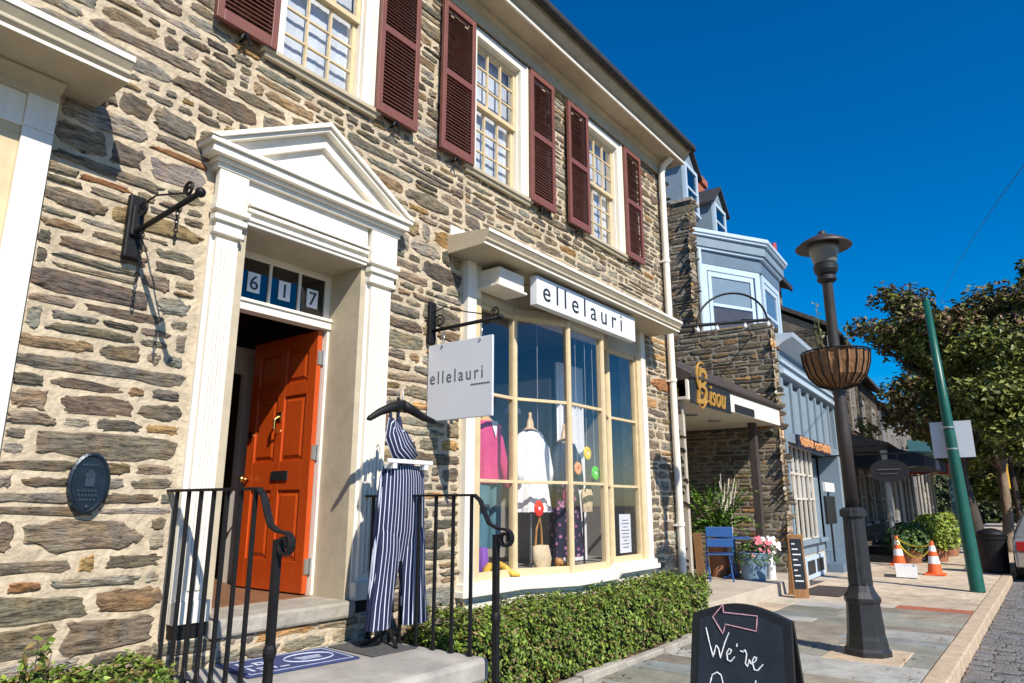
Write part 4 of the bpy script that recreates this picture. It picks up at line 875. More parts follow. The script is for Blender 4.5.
# railings
def railing(X, y_wall, y_top, z_top, z_base, desc, nb, y_last, newel_y, zn0):
    t = thing('handrail', desc, 'railing', (X, y_wall, z_base), 0, 'iron handrails beside the entrance')
    b = MB()
    b.box(X-0.020, X+0.020, y_top, y_wall, z_top-0.008, z_top+0.008)
    pth = [(X, y_top+0.005, z_top), (X, y_top-0.05, z_top-0.04), (X, y_top-0.09, z_top-0.12), (X, y_top-0.13, z_top-0.19), (X, y_top-0.20, z_top-0.22), (X, y_top-0.27, z_top-0.225)]
    c = Vector((X, y_top-0.27, z_top-0.285))
    for i in range(22):
        a = pi/2+2*pi*1.35*i/21; rr = 0.06-0.035*i/21; pth.append(tuple(c+Vector((0, cos(a)*rr, sin(a)*rr))))
    n = len(pth)       # flat bar: rectangle swept along the path
    for i in range(n):
        p = Vector(pth[i]); tg = (Vector(pth[min(i+1, n-1)])-Vector(pth[max(i-1, 0)])).normalized(); nr = Vector((1, 0, 0)).cross(tg)
        b.v += [tuple(p+Vector((sx_*0.02, 0, 0))+nr*q*0.007) for sx_, q in ((-1, -1), (1, -1), (1, 1), (-1, 1))]
    k0 = len(b.v)-4*n
    for i in range(n-1): b.f += [(k0+4*i+k, k0+4*i+(k+1) % 4, k0+4*i+4+(k+1) % 4, k0+4*i+4+k) for k in range(4)]
    b.f += [(k0+3, k0+2, k0+1, k0), tuple(k0+4*(n-1)+k for k in range(4))]
    obj('rail', b, 'iron', t, bevel=0.002)
    for i in range(nb):
        y = y_wall-0.10-(y_wall-0.10-y_last)*i/(nb-1)
        bb = MB(); bb.box(X-0.0095, X+0.0095, y-0.0095, y+0.0095, z_base if y > 3.1 else 0.2, z_top-0.008); bb.box(X-0.016, X+0.016, y-0.016, y+0.016, z_base, z_base+0.018); obj('baluster', bb, 'iron', t)
    bb = MB(); bb.box(X-0.018, X+0.018, newel_y-0.018, newel_y+0.018, zn0, z_top-0.26); bb.ell((X, newel_y, 0.78), (0.034, 0.034, 0.05)); bb.box(X-0.03, X+0.03, newel_y-0.03, newel_y+0.03, zn0, zn0+0.03); obj('newel_post', bb, 'iron', t)
    bb = MB()
    for i in range(nb-1):
        y = y_wall-0.10-(y_wall-0.10-y_last)*(i+0.5)/(nb-1); bb.tube([(X, y+0.07, LZ+0.10), (X, y+0.04, LZ+0.03), (X, y-0.04, LZ+0.03), (X, y-0.07, LZ+0.10)], 0.006, 5)
    if 'left' in desc: obj('bottom_scrolls', bb, 'iron', t)
    return t
railing(2.2, 4.40, 3.42, 1.585, LZ, 'black iron handrail with scrolled end, left of the orange door', 7, 3.45, 3.215, 0.2)
railing(3.735, 4.335, 3.19, 1.565, LZ, 'black iron handrail with scrolled end, right of the striped jumpsuit', 7, 3.22, 3.00, 0.2)

# garment stand, hanger, jumpsuit
gx, gy = 3.665, 3.875
t = thing('garment_stand', 'black metal garment stand on the landing behind the jumpsuit', 'stand', (gx, gy+0.03, LZ))
b = MB(); b.tube([(gx-.01, gy+0.045, LZ+0.02), (gx, gy+0.045, 2.31)], 0.013, 8); obj('pole', b, 'iron', t)
for a in (0.4, 2.5, 4.3):
    b = MB(); b.tube([(gx-.01, gy+0.045, LZ+0.10), (gx+0.16*cos(a), gy+0.045+0.14*sin(a), LZ+0.03), (gx+0.22*cos(a), gy+0.045+0.18*sin(a), LZ+0.012)], 0.014, 7); obj('foot', b, 'iron', t)
t = thing('clothes_hanger', 'wide black clothes hanger at the top of the garment stand', 'hanger', (gx, gy, 2.3))
b = MB(); hz = 2.225
for sg, ex, dz in ((-1, 0.325, -0.115), (1, 0.355, -0.085)):
    b.tube([(gx+sg*0.0, gy, hz+0.02), (gx+sg*0.10, gy, hz-0.005), (gx+sg*0.22, gy-sg*.01, hz-0.055), (gx+sg*ex*0.94, gy-sg*.02, hz+dz+0.005), (gx+sg*ex, gy-sg*.02, hz+dz)], [0.042, 0.038, 0.028, 0.021, 0.010], 10)
obj('shoulders', b, 'iron', t, smooth=True)
b = MB(); b.tube([(gx, gy, hz+0.04), (gx, gy, hz+0.09), (gx+0.015, gy+0.01, hz+0.12), (gx+0.005, gy+0.03, hz+0.145), (gx-0.01, gy+0.045, hz+0.12), (gx-.005, gy+0.05, hz+0.09)], 0.005, 6); obj('hook', b, 'steel', t)
t = thing('clothes_hanger', 'white clip hanger holding the waist of the jumpsuit', 'hanger', (gx, gy, 1.8)); b = MB(); b.box(gx-0.235, gx+0.225, gy-0.125, gy-0.105, 1.795, 1.825); obj('bar', b, 'plastic_white', t, bevel=0.004)
for x in (gx-0.16, gx+0.16): b = MB(); b.box(x-0.02, x+0.02, gy-0.12, gy-0.02, 1.755, 1.7945); obj('clip', b, 'plastic_white', t, bevel=0.004)
t = thing('jumpsuit', 'navy jumpsuit with thin white stripes hanging in the doorway', 'garment', (gx, gy, 0.65))
b = MB()
b.loft([(gx+0.02, gy-.02, 1.785, 0.195, 0.055), (gx+0.01, gy-.02, 1.70, 0.215, 0.07), (gx+0.005, gy-.02, 1.5, 0.232, 0.075), (gx+0.0, gy-.02, 1.32, 0.240, 0.070), (gx+0.0, gy-.02, 1.20, 0.230, 0.050), (gx+0.0, gy-.02, 1.10, 0.21, 0.03)], 64, 0.05, 11)
for cx0, cx1, h0, h1, ph in ((gx-0.118, gx-0.175, 0.122, 0.108, 0.0), (gx+0.128, gx+0.175, 0.125, 0.130, 1.0)):
    b.loft([(cx0, gy-.02, 1.42, h0*0.8, 0.03), (cx0, gy-.02, 1.30, h0*0.96, 0.060), (cx0, gy-.02, 1.19, h0, 0.066), (cx0*0.7+cx1*0.3, gy-.02, 1.0, h0*0.97, 0.055), (cx0*0.3+cx1*0.7, gy-.02, 0.82, (h0+h1)/2*0.94, 0.05), (cx1, gy-.02, 0.655, h1*0.92, 0.05)], 48, 0.10, 5, ph)
def half_w(z):
    q = [(0.655, 0.300), (0.82, 0.285), (1.0, 0.262), (1.19, 0.248), (1.5, 0.232), (1.70, 0.215), (1.785, 0.195)]
    for (za_, wa_), (zb_, wb_) in zip(q, q[1:]):
        if z <= zb_: return wa_+(wb_-wa_)*(z-za_)/(zb_-za_)
    return 0.195
b.su = [3.0+0.26*(p[0]-gx)/half_w(p[2])+0.5*max(0.0, p[1]-gy-0.02) for p in b.v]
obj('trousers', b, 'stripe', t, smooth=True)
b = MB()     # wrapped bodice, thin halter straps
def strap_quad(mb, pts, wds, off=0.0):
    k = len(mb.v)
    for (x, y, z), (wx, wz) in zip(pts, wds):
        mb.v += [(x-wx, y, z-wz), (x, y-0.03, z), (x+wx, y, z+wz)]; mb.su += [off, off+math.hypot(wx, wz), off+2*math.hypot(wx, wz)]
    for i in range(len(pts)-1):
        for j in (0, 1): mb.f.append((k+3*i+j, k+3*i+j+1, k+3*i+4+j, k+3*i+3+j))
strap_quad(b, [(3.53, gy-.02, 2.13), (3.545, gy-.03, 2.03), (3.62, gy-.05, 1.92), (3.71, gy-.05, 1.82)], [(0.02, 0.0), (0.07, 0.05), (0.09, 0.08), (0.085, 0.05)])
strap_quad(b, [(3.62, gy-.0, 2.15), (3.63, gy-.02, 2.05), (3.67, gy-.03, 1.95), (3.72, gy-.035, 1.84)], [(0.012, 0.0), (0.02, 0.01), (0.06, 0.03), (0.085, 0.03)], 0.01)
b.tube([(3.53, gy-.02, 2.13), (3.545, gy, 2.17)], 0.008, 5); b.su += [0.02]*10
b.tube([(3.62, gy-.0, 2.15), (3.63, gy, 2.20)], 0.008, 5); b.su += [0.02]*10
bo = obj('bodice', b, 'stripe', t, smooth=True); sol = bo.modifiers.new('solid', 'SOLIDIFY'); sol.thickness = 0.006
b = MB(); b.loft([(gx+0.02, gy-.02, 1.80, 0.10, 0.045), (gx+0.02, gy-.02, 1.765, 0.11, 0.06)], 20); b.su = []; obj('belt', b, 'navy', t)

# ================================================================== HEDGES
HC = [(0.10, 0.155, 0.014), (0.14, 0.21, 0.022), (0.065, 0.11, 0.012), (0.20, 0.26, 0.04), (0.09, 0.145, 0.016), (0.17, 0.12, 0.04)]
def hedge(name, label, x0, x1, y0, y1, ztop, dens, lo, seed, size=0.024):
    r = random.Random(seed); t = thing(name, label, 'hedge', ((x0+x1)/2, (y0+y1)/2, lo))
    c = MB(); nx = int((x1-x0)/0.12); prof = [(y0+0.10, lo), (y0+0.06, ztop-0.16), (y0+0.14, ztop-0.06), (y1-0.1, ztop-0.06), (y1-0.05, ztop-0.2), (y1-0.05, lo)]
    m = len(prof)
    for i in range(nx+1):
        x = x0+0.08+(x1-x0-0.16)*i/nx; e = min(1, min(i, nx-i)/2.5*0.35+0.65)
        for (y, z) in prof:
            ym = (y0+y1)/2; q = 0.04*mnoise.noise((x*3, y*5+seed, z*5)); c.v.append((x, ym+(y-ym)*e+q, lo+(z-lo)*min(1, e+0.12)+q))
    for i in range(nx): c.f += [(i*m+k, i*m+k+1, (i+1)*m+k+1, (i+1)*m+k) for k in range(m-1)]
    c.f += [tuple(range(m)), tuple(range(nx*m, nx*m+m))[::-1]]
    obj('dark_core', c, 'hedge_core', t)  # added core, near-black for the shade deep between the leaves
    b = MB(); pts = []; n = int(dens*((x1-x0)*((y1-y0)+2*(ztop-lo))+2*(y1-y0)*(ztop-lo)))
    for _ in range(n):
        x = r.uniform(x0, x1); q = r.random()*((y1-y0)+1.3*(ztop-lo)+0.25*(y1-y0))
        zt = ztop+0.06*mnoise.noise((x*1.7, 3+seed, 0))+0.08*mnoise.noise((x*6, seed, 1))+0.05*mnoise.noise((x*15, seed, 2))
        ex = min(1.0, min(x-x0, x1-x)/0.22); ex = math.sqrt(max(0.02, 1-(1-ex)**2)); ex = 0.55+0.45*ex
        ym = (y0+y1)/2; hw_ = (y1-y0)/2*ex; zz = lo+(zt-lo)*(0.72+0.28*ex)
        if q < (y1-y0):
            y = ym+r.uniform(-1, 1)*hw_; rd = max(0, abs(y-ym)/hw_-0.72)*0.35; p = (x, y, zz-rd+r.gauss(-0.01, 0.022)); nn = (0, 0, 1)
        else:
            z = lo+0.03+(zz-lo-0.03)*r.random()**0.85; sd_ = -1 if r.random() < 0.78 else 1
            bulge = 0.10*mnoise.noise((x*4, z*5, seed))+0.05*mnoise.noise((x*12, z*12, seed))-0.09*max(0, (z-lo)/(zz-lo)-0.8)/0.2-0.05*max(0, 0.3-(z-lo)/(zz-lo))
            y = ym+sd_*(hw_+bulge)+r.gauss(0, 0.02); p = (x, y, z); nn = (0, sd_, 0.35)
        pts.append((p, nn))
    for xx, sg in ((x0, -1), (x1, 1)):
        for _ in range(int(dens*(y1-y0)*(ztop-lo)*1.1)):
            y = r.uniform(y0+0.08, y1-0.08); z = lo+0.03+(ztop-lo-0.08)*r.random(); pts.append(((xx-sg*(0.06+0.1*((y-(y0+y1)/2)/(y1-y0)*2)**2+0.08*max(0, (z-lo)/(ztop-lo)-.7))+r.gauss(0, 0.02), y, z), (sg, 0, 0.3)))
    leaf_cards(b, pts, size, r, HC, 0.25); obj('foliage', b, 'leaf', t)
    return t
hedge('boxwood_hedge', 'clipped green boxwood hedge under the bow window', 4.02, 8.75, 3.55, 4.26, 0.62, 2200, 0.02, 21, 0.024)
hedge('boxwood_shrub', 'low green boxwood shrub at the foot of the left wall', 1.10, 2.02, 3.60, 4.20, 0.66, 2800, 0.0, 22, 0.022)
b = MB(); r = random.Random(77)
t = thing('leafy_sprig', 'upright leafy sprig standing above the low shrub by the left wall', 'plant', (1.40, 3.95, 0.0))
stp = MB()
for (dx, dy, h) in ((0, 0, 0.86), (0.07, 0.02, 0.80), (-0.06, 0.0, 0.78)):
    stp.tube([(1.42, 3.93, 0.02), (1.42+dx*0.5, 3.93+dy, h*0.6), (1.42+dx, 3.93+dy, h)], [0.006, 0.005, 0.002], 5)
    pts = [((1.42+dx*k+r.gauss(0, .022), 3.93+dy+r.gauss(0, .02), 0.62+(h-0.6)*k), (r.uniform(-1, 1), -0.6, 0.4)) for k in [i/26 for i in range(27)]]
    leaf_cards(b, pts, 0.03, r, HC, 0.2)
obj('stem', stp, 'bark', t); obj('foliage', b, 'leaf', t)

# ================================================================== A-FRAME CHALKBOARD
ax = 4.22
t = thing('chalkboard_sign', 'black A-frame chalkboard with pink arrow and handwritten We\'re', 'sign', (ax, 1.55, 0))
lean = 0.16     # the front panel leans back
def AP(y, z, d=0.0): return (ax+lean*(z-0.9)/0.9*1.0*-0.0+0.16*(z/0.9)-0.16-d, y, z)
ytl, ytr = 1.845, 1.265
def prof_top(y, inset=0.0):
    s_ = (ytl-y)/(ytl-ytr); return 0.855+0.075*sin(pi*min(max(s_, 0), 1))-inset
def panel(mb, ya, yb, inset, z0, d0, d1, n=20):
    ys = [ya+(yb-ya)*i/n for i in range(n+1)]
    for i in range(n):
        a, b_ = ys[i], ys[i+1]; za, zb_ = prof_top(a, inset), prof_top(b_, inset)
        sp = 0.025
        wa = lambda y, z: 1.555+(y-1.555)*(1+sp*(0.86-z)/0.3)
        k = [(wa(a, z0), z0), (wa(b_, z0), z0), (b_, zb_), (a, za)]
        mb.add([AP(y, z, d0) for y, z in k]+[AP(y, z, d1) for y, z in k], [(3, 2, 1, 0), (4, 5, 6, 7)]+[(j, (j+1) % 4, (j+1) % 4+4, j+4) for j in range(4)])
b = MB(); panel(b, ytl, ytr, 0, 0.03, -0.03, 0.0); fp = obj('front_panel', b, 'black_frame', t)
b = MB(); panel(b, ytl-0.045, ytr+0.045, 0.045, 0.16, 0.0, 0.004); obj('slate', b, 'chalkboard', fp)
b = MB(); b.v = []
bb = MB(); panel(bb, ytl, ytr, 0, 0.03, -0.03, 0.0)
bb.v = [(ax+0.02+(ax-p[0])+0.03, p[1], p[2]) for p in bb.v]; obj('rear_panel', bb, 'black_frame', t)
bb = MB(); bb.tube([(ax-0.05, ytl-0.02, 0.35), (ax+0.13, ytl-0.02, 0.35)], 0.006, 6); bb.tube([(ax-0.05, ytr+0.02, 0.35), (ax+0.13, ytr+0.02, 0.35)], 0.006, 6); obj('brace', bb, 'steel', t)
# chalk strokes: u along the board from its left edge (0..1 of 130 px crop scaled), v height
def chalk(strokes, m, name, rad):
    mb = MB()
    for s_ in strokes:
        pts = []
        for (px, py) in s_:
            u_ = (px-95)/(850-95); v_ = (py-55)/(1024*83/130/1.0)   # along/ down the board
            y = ytl-(ytl-ytr)*u_; z = 0.93-0.0-(py-50)/654*0.475-0.00+0.0
            z = 0.905-(py-60-u_*70)/590*0.42
            pts.append(AP(y, z, 0.007))
        fin = []
        for i in range(len(pts)-1):
            for k in range(4): fin.append(tuple(Vector(pts[i]).lerp(Vector(pts[i+1]), k/4)))
        fin.append(pts[-1]); mb.tube(fin, [rad*(0.8+0.35*mnoise.noise((i*0.7, 1, 2))) for i in range(len(fin))], 5)
    obj(name, mb, m, fp)
chalk([[(345, 62), (265, 155), (345, 285), (365, 212), (600, 262), (610, 150), (350, 122), (345, 62)]], 'chalk_pink', 'arrow', 0.0042)
chalk([[(210, 238), (235, 340), (268, 460), (292, 370), (312, 400), (325, 465), (360, 350), (392, 275)],
       [(372, 440), (398, 432), (412, 405), (392, 396), (374, 425), (380, 478), (405, 488), (436, 452)], [(455, 355), (450, 378)],
       [(478, 408), (500, 415), (512, 400), (526, 430), (515, 500), (530, 520), (548, 470)], [(540, 470), (560, 500), (590, 480), (600, 455), (582, 448), (566, 480), (580, 540), (605, 545), (645, 500)],
       [(300, 570), (262, 590), (245, 650), (258, 730), (300, 752), (338, 720), (345, 650), (330, 590), (300, 570)],
       [(380, 690), (375, 860)], [(375, 700), (410, 680), (430, 710), (415, 750), (378, 745)], [(450, 730), (490, 725), (480, 700), (452, 715), (460, 765), (500, 760)], [(520, 760), (520, 705), (545, 700), (560, 765)],
       [(590, 615), (578, 690), (575, 720)], [(575, 745), (573, 752)]], 'chalk_white', 'writing', 0.0046)

# ================================================================== STREET LAMP
lx, ly = 8.26, 1.73
t = thing('street_lamp', 'black street lamp with coir flower basket and wide hood on the pavement', 'street lamp', (lx, ly, 0))
b = MB(); b.lathe([(0.225, 0.0), (0.225, 0.06), (0.205, 0.075), (0.195, 0.16), (0.185, 0.20), (0.165, 0.50), (0.18, 0.53), (0.18, 0.56), (0.14, 0.62), (0.115, 0.69)], (lx, ly, 0), 8)
obj('base', b, 'lamp_black', t, bevel=0.006)
b = MB(); b.lathe([(0.115, 0.69), (0.102, 1.36), (0.128, 1.38), (0.128, 1.44), (0.09, 1.47)], (lx, ly, 0), 32, 0.045, 12); obj('lower_shaft', b, 'lamp_black', t)
b = MB(); b.lathe([(0.070, 1.47), (0.066, 2.3), (0.060, 3.2), (0.056, 3.98), (0.065, 4.0)], (lx, ly, 0), 20); obj('upper_shaft', b, 'lamp_brown', t, smooth=True)
pj_ = MB(); z0 = 2.76
pj_.lathe([(0.09, 0.0), (0.20, 0.04), (0.29, 0.14), (0.335, 0.28), (0.345, 0.40), (0.33, 0.40), (0.30, 0.30), (0.10, 0.28)], (lx, ly, z0), 64, 0.025, 22, caps=False); bk = obj('flower_basket', pj_, 'coir', t)
wr = MB()
for k in range(22):
    a = 2*pi*k/22; wr.tube([(lx+rr*cos(a), ly+rr*sin(a), z0+zz) for rr, zz in ((0.10, 0.0), (0.21, 0.04), (0.30, 0.14), (0.347, 0.28), (0.358, 0.41))], 0.007, 5)
wr.tube([(lx+0.358*cos(2*pi*k/40), ly+0.358*sin(2*pi*k/40), z0+0.41) for k in range(40)], 0.010, 6, closed=True); obj('wire_frame', wr, 'iron', bk)
r = random.Random(31); pl_ = MB(); pts = []
for _ in range(120):
    a = r.random()*2*pi; rr = 0.3*math.sqrt(r.random()); pts.append(((lx+rr*cos(a), ly+rr*sin(a), z0+0.38+r.random()*0.05), (0, 0, 1)))
for dx, dy, h in ((-0.18, 0.1, 0.62), (-0.13, 0.15, 0.5), (0.05, 0.2, 0.35), (0.2, -0.1, 0.4), (0.24, 0.05, 0.3)):
    pl_.tube([(lx+dx*0.8, ly+dy*0.8, z0+0.36), (lx+dx, ly+dy, z0+0.36+h*0.6), (lx+dx*1.05, ly+dy*1.05, z0+0.36+h)], [0.006, 0.005, 0.003], 5, col=(0.14, 0.15, 0.05))
    for k in range(14): q = k/14; pts.append(((lx+dx*(0.8+.25*q)+r.gauss(0, .02), ly+dy*(0.8+.25*q)+r.gauss(0, .02), z0+0.40+h*q), (r.uniform(-1, 1), r.uniform(-1, 1), 0.2)))
leaf_cards(pl_, pts, 0.028, r, [(0.14, 0.16, 0.04), (0.20, 0.18, 0.06), (0.10, 0.12, 0.04)]); obj('dry_plants', pl_, 'leaf', bk)
b = MB(); b.lathe([(0.07, 4.0), (0.105, 4.03), (0.105, 4.07), (0.085, 4.09), (0.11, 4.11), (0.13, 4.15), (0.135, 4.21), (0.12, 4.22)], (lx, ly, 0), 24); obj('fitter', b, 'lamp_black', t, smooth=False)
b = MB(); b.lathe([(0.105, 4.221), (0.125, 4.25), (0.168, 4.40), (0.172, 4.46)], (lx, ly, 0), 28); obj('lantern', b, 'lantern_glass', t, smooth=True)
b = MB(); b.lathe([(0.305, 4.43), (0.31, 4.44), (0.24, 4.50), (0.16, 4.545), (0.10, 4.575), (0.045, 4.585), (0.045, 4.62), (0.03, 4.64), (0.001, 4.645)], (lx, ly, 0), 36, caps=False); b.lathe([(0.305, 4.43), (0.17, 4.462)], (lx, ly, 0), 36, caps=False); obj('hood', b, 'lamp_brown', t, smooth=True)
g = MB(); g.box(lx-0.42, lx+0.40, ly-0.36, ly+0.36, -0.02, 0.006); struct(obj('brick_strip', g, 'granite_kerb', bevel=0.01))

# ================================================================== PORCH SHOP AND TOWNHOUSE (rotated frame)
OX, OY, RZ = 14.4, 4.2, R(3.5)
T = thing('stone_townhouse', 'dark stone townhouse with pale blue bay window and blue shopfront', 'building', (OX, OY, 0), RZ)
def tp(name, mb, m, parent=T, **k): return obj(name, mb, m, parent, local=True, **k)
# one-storey extension side wall (faces the street corner), pier, townhouse wall
w = MB(); S_ = lambda v, z, d_: (-d_, v, z)
holed_wall(w, S_, 0, 3.2, -0.3, 5.25, [], .1); holed_wall(w, S_, 1.6, 8, 5.25, 8.4, [], .1)
F_ = lambda u, z, d_: (u, -d_, z); F2 = lambda u, z, d_: (u, 1.6-d_, z)
holed_wall(w, F_, 0, 0.32, -0.3, 5.25, [], .1); holed_wall(w, F2, 0, 0.5, 5.0, 8.4, [], .1); holed_wall(w, F2, 0.5, 5.2, 5.0, 7.7, [], .1); holed_wall(w, F2, 5.2, 9.0, 5.0, 8.7, [], .1)
w.quad((0, 0, 5.25), (0.32, 0, 5.25), (0.32, 1.6, 5.25), (0, 1.6, 5.25))
wl = tp('wall', w, 'mortar_grey')
w = MB(); q = random.Random(41)
rubble(w, S_, 0, 3.2, 0, 5.25, [], q, 0.08, 0.17, 0.6, 0.012, 0.02, 0.75); rubble(w, S_, 1.6, 3.2, 5.25, 8.4, [], q, 0.09, 0.18, 0.6, 0.012, 0.02, 0.8)  # side faces: stones darkened, their shade is put into the colour
rubble(w, F_, 0, 0.32, 0, 5.25, [], q, 0.12, 0.24, 0.4, 0.012, 0.02, 1.7); rubble(w, F2, 0, 0.5, 5.25, 8.4, [], q, 0.10, 0.2, 0.5, 0.012, 0.02, 1.2); rubble(w, F2, 5.2, 9.0, 5.2, 8.7, [], q, 0.09, 0.18, 0.6, 0.012, 0.02, 0.8)  # pier and corner fronts paler: sunlight put into the stone colour
tp('stonework', w, 'stone', wl)
w = MB(); w.box(-0.05, 0.5, 1.5, 3.0, 8.40, 8.48); tp('coping', w, 'step_stone', wl)
# roof + dormers + chimney
w = MB(); w.prism([(1.35, 8.62), (1.35, 8.72), (6.0, 10.9), (6.0, 10.7)], 'x', 5.15, 9.3); w.prism([(1.6, 7.6), (1.6, 7.7), (2.7, 7.75), (3.2, 9.9), (6.0, 10.9), (6.0, 7.6)], 'x', 0.3, 5.149); rf = tp('roof', w, 'shingle')
w = MB(); w.box(5.15, 9.3, 1.28, 1.36, 8.58, 8.74); tp('gutter', w, 'roof_dark', rf)
w = MB(); w.box(7.4, 8.2, 3.7, 4.3, 10.0, 12.6); w.box(7.32, 8.28, 3.62, 4.38, 12.6, 12.85); tp('chimney', w, 'brick_red', rf)
def dormer(u0, u1, v, z0, z1, zp):
    um = (u0+u1)/2; d = MB(); d.prism([(u0, z0), (u1, z0), (u1, z1), (um, zp), (u0, z1)], 'y', v, v+2.0)
    dm = tp('dormer', d, 'blue_trim', bevel=0.01)
    d = MB(); d.prism([(u0-0.12, z1-0.05), (um, zp+0.12), (u1+0.12, z1-0.05), (u1+0.12, z1-0.12), (um, zp+0.03), (u0-0.12, z1-0.12)], 'y', v-0.12, v+2.0); tp('dormer_roof', d, 'roof_dark', dm)
    d = MB(); d.box(u0+0.12, u0+0.22, v-0.06, v-0.002, z0+0.05, z1); d.box(u1-0.22, u1-0.12, v-0.06, v-0.002, z0+0.05, z1); d.box(u0+0.22, u1-0.22, v-0.06, v-0.002, z1-0.1, z1); d.box(u0+0.1, u1-0.1, v-0.09, v-0.002, z0, z0+0.06); d.box(u0+0.22, u1-0.22, v-0.05, v-0.002, (z0+z1)/2-0.03, (z0+z1)/2+0.03); tp('window_frame', d, 'blue_white', dm)
    d = MB(); d.box(u0+0.21, u1-0.21, v-0.03, v-0.005, z0+0.06, z1-0.1); tp('window_pane', d, 'glass_dark', dm)
dormer(1.75, 2.95, 2.3, 9.1, 10.45, 10.95); dormer(4.15, 5.45, 2.3, 9.1, 10.2, 10.75)
# blue bay
A_ = [(0.45, 1.6), (2.05, 0.63), (3.85, 0.63), (5.3, 1.6)]
def offs(o): return [(A_[0][0]-o*1.2, 1.6), (A_[1][0]-o*0.3, A_[1][1]-o), (A_[2][0]+o*0.3, A_[2][1]-o), (A_[3][0]+o*1.2, 1.6)]
b = MB(); b.prism(offs(0.0), 'z', 4.9, 7.35); bay = tp('bay_window', b, 'blue_shade')
b = MB(); b.prism(offs(0.06), 'z', 7.0, 7.32); b.prism(offs(0.10), 'z', 4.9, 5.25); tp('bay_frieze', b, 'blue_shade', bay, bevel=0.01)
b = MB(); b.prism(offs(0.30), 'z', 7.70, 7.80); b.prism(offs(0.26), 'z', 7.64, 7.70); b.prism(offs(0.14), 'z', 7.33, 7.40); tp('bay_cornice', b, 'blue_white', bay, bevel=0.015)
b = MB(); b.prism(offs(0.19), 'z', 7.40, 7.64); tp('bay_bracket_course', b, 'blue_trim', bay)
for i in range(3):
    o, u, n_, L = seg(A_[i], A_[i+1]); n_ = -n_
    b = MB(); U_ = (0, 0, 1)
    e0, e1 = 0.24, L-0.24
    b.obox(o, u, n_, U_, (0.04, 0.2), (0.002, 0.05), (5.26, 6.99)); b.obox(o, u, n_, U_, (L-0.2, L-0.04), (0.002, 0.05), (5.26, 6.99)); b.obox(o, u, n_, U_, (0.2, L-0.2), (0.002, 0.05), (6.85, 6.99))
    b.obox(o, u, n_, U_, (e0, e0+0.1), (0.002, 0.03), (5.3, 6.85)); b.obox(o, u, n_, U_, (e1-0.1, e1), (0.002, 0.03), (5.3, 6.85)); b.obox(o, u, n_, U_, (e0+0.1, e1-0.1), (0.002, 0.03), (6.72, 6.85)); b.obox(o, u, n_, U_, (e0+0.1, e1-0.1), (0.002, 0.035), (6.0, 6.07)); b.obox(o, u, n_, U_, (e0-0.05, e1+0.05), (0.002, 0.12), (5.26, 5.33))
    fwn = tp('bay_sash', b, 'blue_white', bay, bevel=0.004)
    b = MB(); b.obox(o, u, n_, U_, (e0+0.1, e1-0.1), (0.006, 0.012), (5.33, 6.72)); tp('bay_pane', b, 'glass', fwn)
    b = MB(); b.obox(o, u, n_, U_, (e0+0.12, e1-0.12), (0.0025, 0.005), (6.0, 6.7)); tp('bay_blind', b, 'blue_trim', fwn); b = MB(); b.obox(o, u, n_, U_, (e0+0.12, e1-0.12), (0.0025, 0.005), (5.36, 5.99)); tp('bay_curtain', b, 'brown_roof', fwn)
b = MB(); b.tube([(0.28, 1.52, 5.2), (0.28, 1.52, 7.3)], 0.06, 10); tp('downspout', b, 'blue_white', bay)
# blue shopfront
b = MB(); b.box(0.33, 6.6, -0.02, 0.5, 4.12, 4.75); b.box(0.33, 6.6, -0.02, 0.3, 2.78, 2.98); b.box(6.3, 6.6, -0.03, 0.5, 0, 2.78); b.box(0.33, 0.45, -0.03, 0.3, 0.6, 2.78); b.box(6.45, 6.6, -0.015, 0.4, 2.98, 4.12); b.box(0.33, 0.4, -0.015, 0.4, 2.98, 4.12)
sf = tp('shopfront', b, 'blue_trim', bevel=0.006)
b = MB(); b.prism([(-0.02, 4.75), (-0.15, 4.85), (-0.35, 4.93), (-0.38, 5.02), (1.5, 5.2), (1.5, 4.75)], 'x', 0.30, 6.7); tp('shopfront_cornice', b, 'blue_white', sf, bevel=0.01)
b = MB(); b.box(0.33, 6.6, -0.10, -0.0205, 4.20, 4.30); b.box(0.33, 6.6, -0.07, -0.0205, 4.45, 4.50); tp('shopfront_moulding', b, 'blue_white', sf)
b = MB()
for i in range(7):
    x = 0.40+i*0.865; b.box(x, x+0.16, -0.02, 0.14, 2.98, 4.12)
    if i < 6:   # tilted ventilator boards
        b.add([(x+0.2, 0.06, 2.99), (x+0.62, -0.02, 2.99), (x+0.62, -0.02, 3.98), (x+0.2, 0.06, 4.02), (x+0.2, 0.10, 2.99), (x+0.62, 0.02, 2.99), (x+0.62, 0.02, 3.98), (x+0.2, 0.10, 4.02)], [(0, 1, 2, 3), (7, 6, 5, 4), (0, 4, 5, 1), (1, 5, 6, 2), (2, 6, 7, 3), (3, 7, 4, 0)])
tp('transom_boards', b, 'blue_trim', sf, bevel=0.004)
b = MB(); b.box(0.34, 6.5, 0.2, 0.22, 2.95, 4.2); tp('transom_back', b, 'interior_black', sf)
b = MB(); b.box(0.45, 2.75, 0.15, 0.17, 0.62, 2.78); b.box(0.45, 6.4, 2.0, 2.05, 0, 2.8); b.box(2.95, 3.0, 0.15, 2.0, .3, 2.78); b.box(0.4, 6.4, 0.3, 2.0, 2.80, 2.85); tp('shop_interior', b, 'interior_black', sf)
b = MB()
for i in range(6): x = 0.46+i*0.46; b.box(x-0.025, x+0.025, -0.005, 0.05, 0.78, 2.775)
for z in (0.78, 1.62, 2.14, 2.72): b.box(0.45, 2.8, 0.0, 0.045, z-0.02, z+0.02)
tp('shop_mullions', b, 'soffit_white', sf)
b = MB(); b.box(0.45, 2.78, 0.02, 0.025, 0.80, 2.75); tp('shop_glass', b, 'glass', sf)
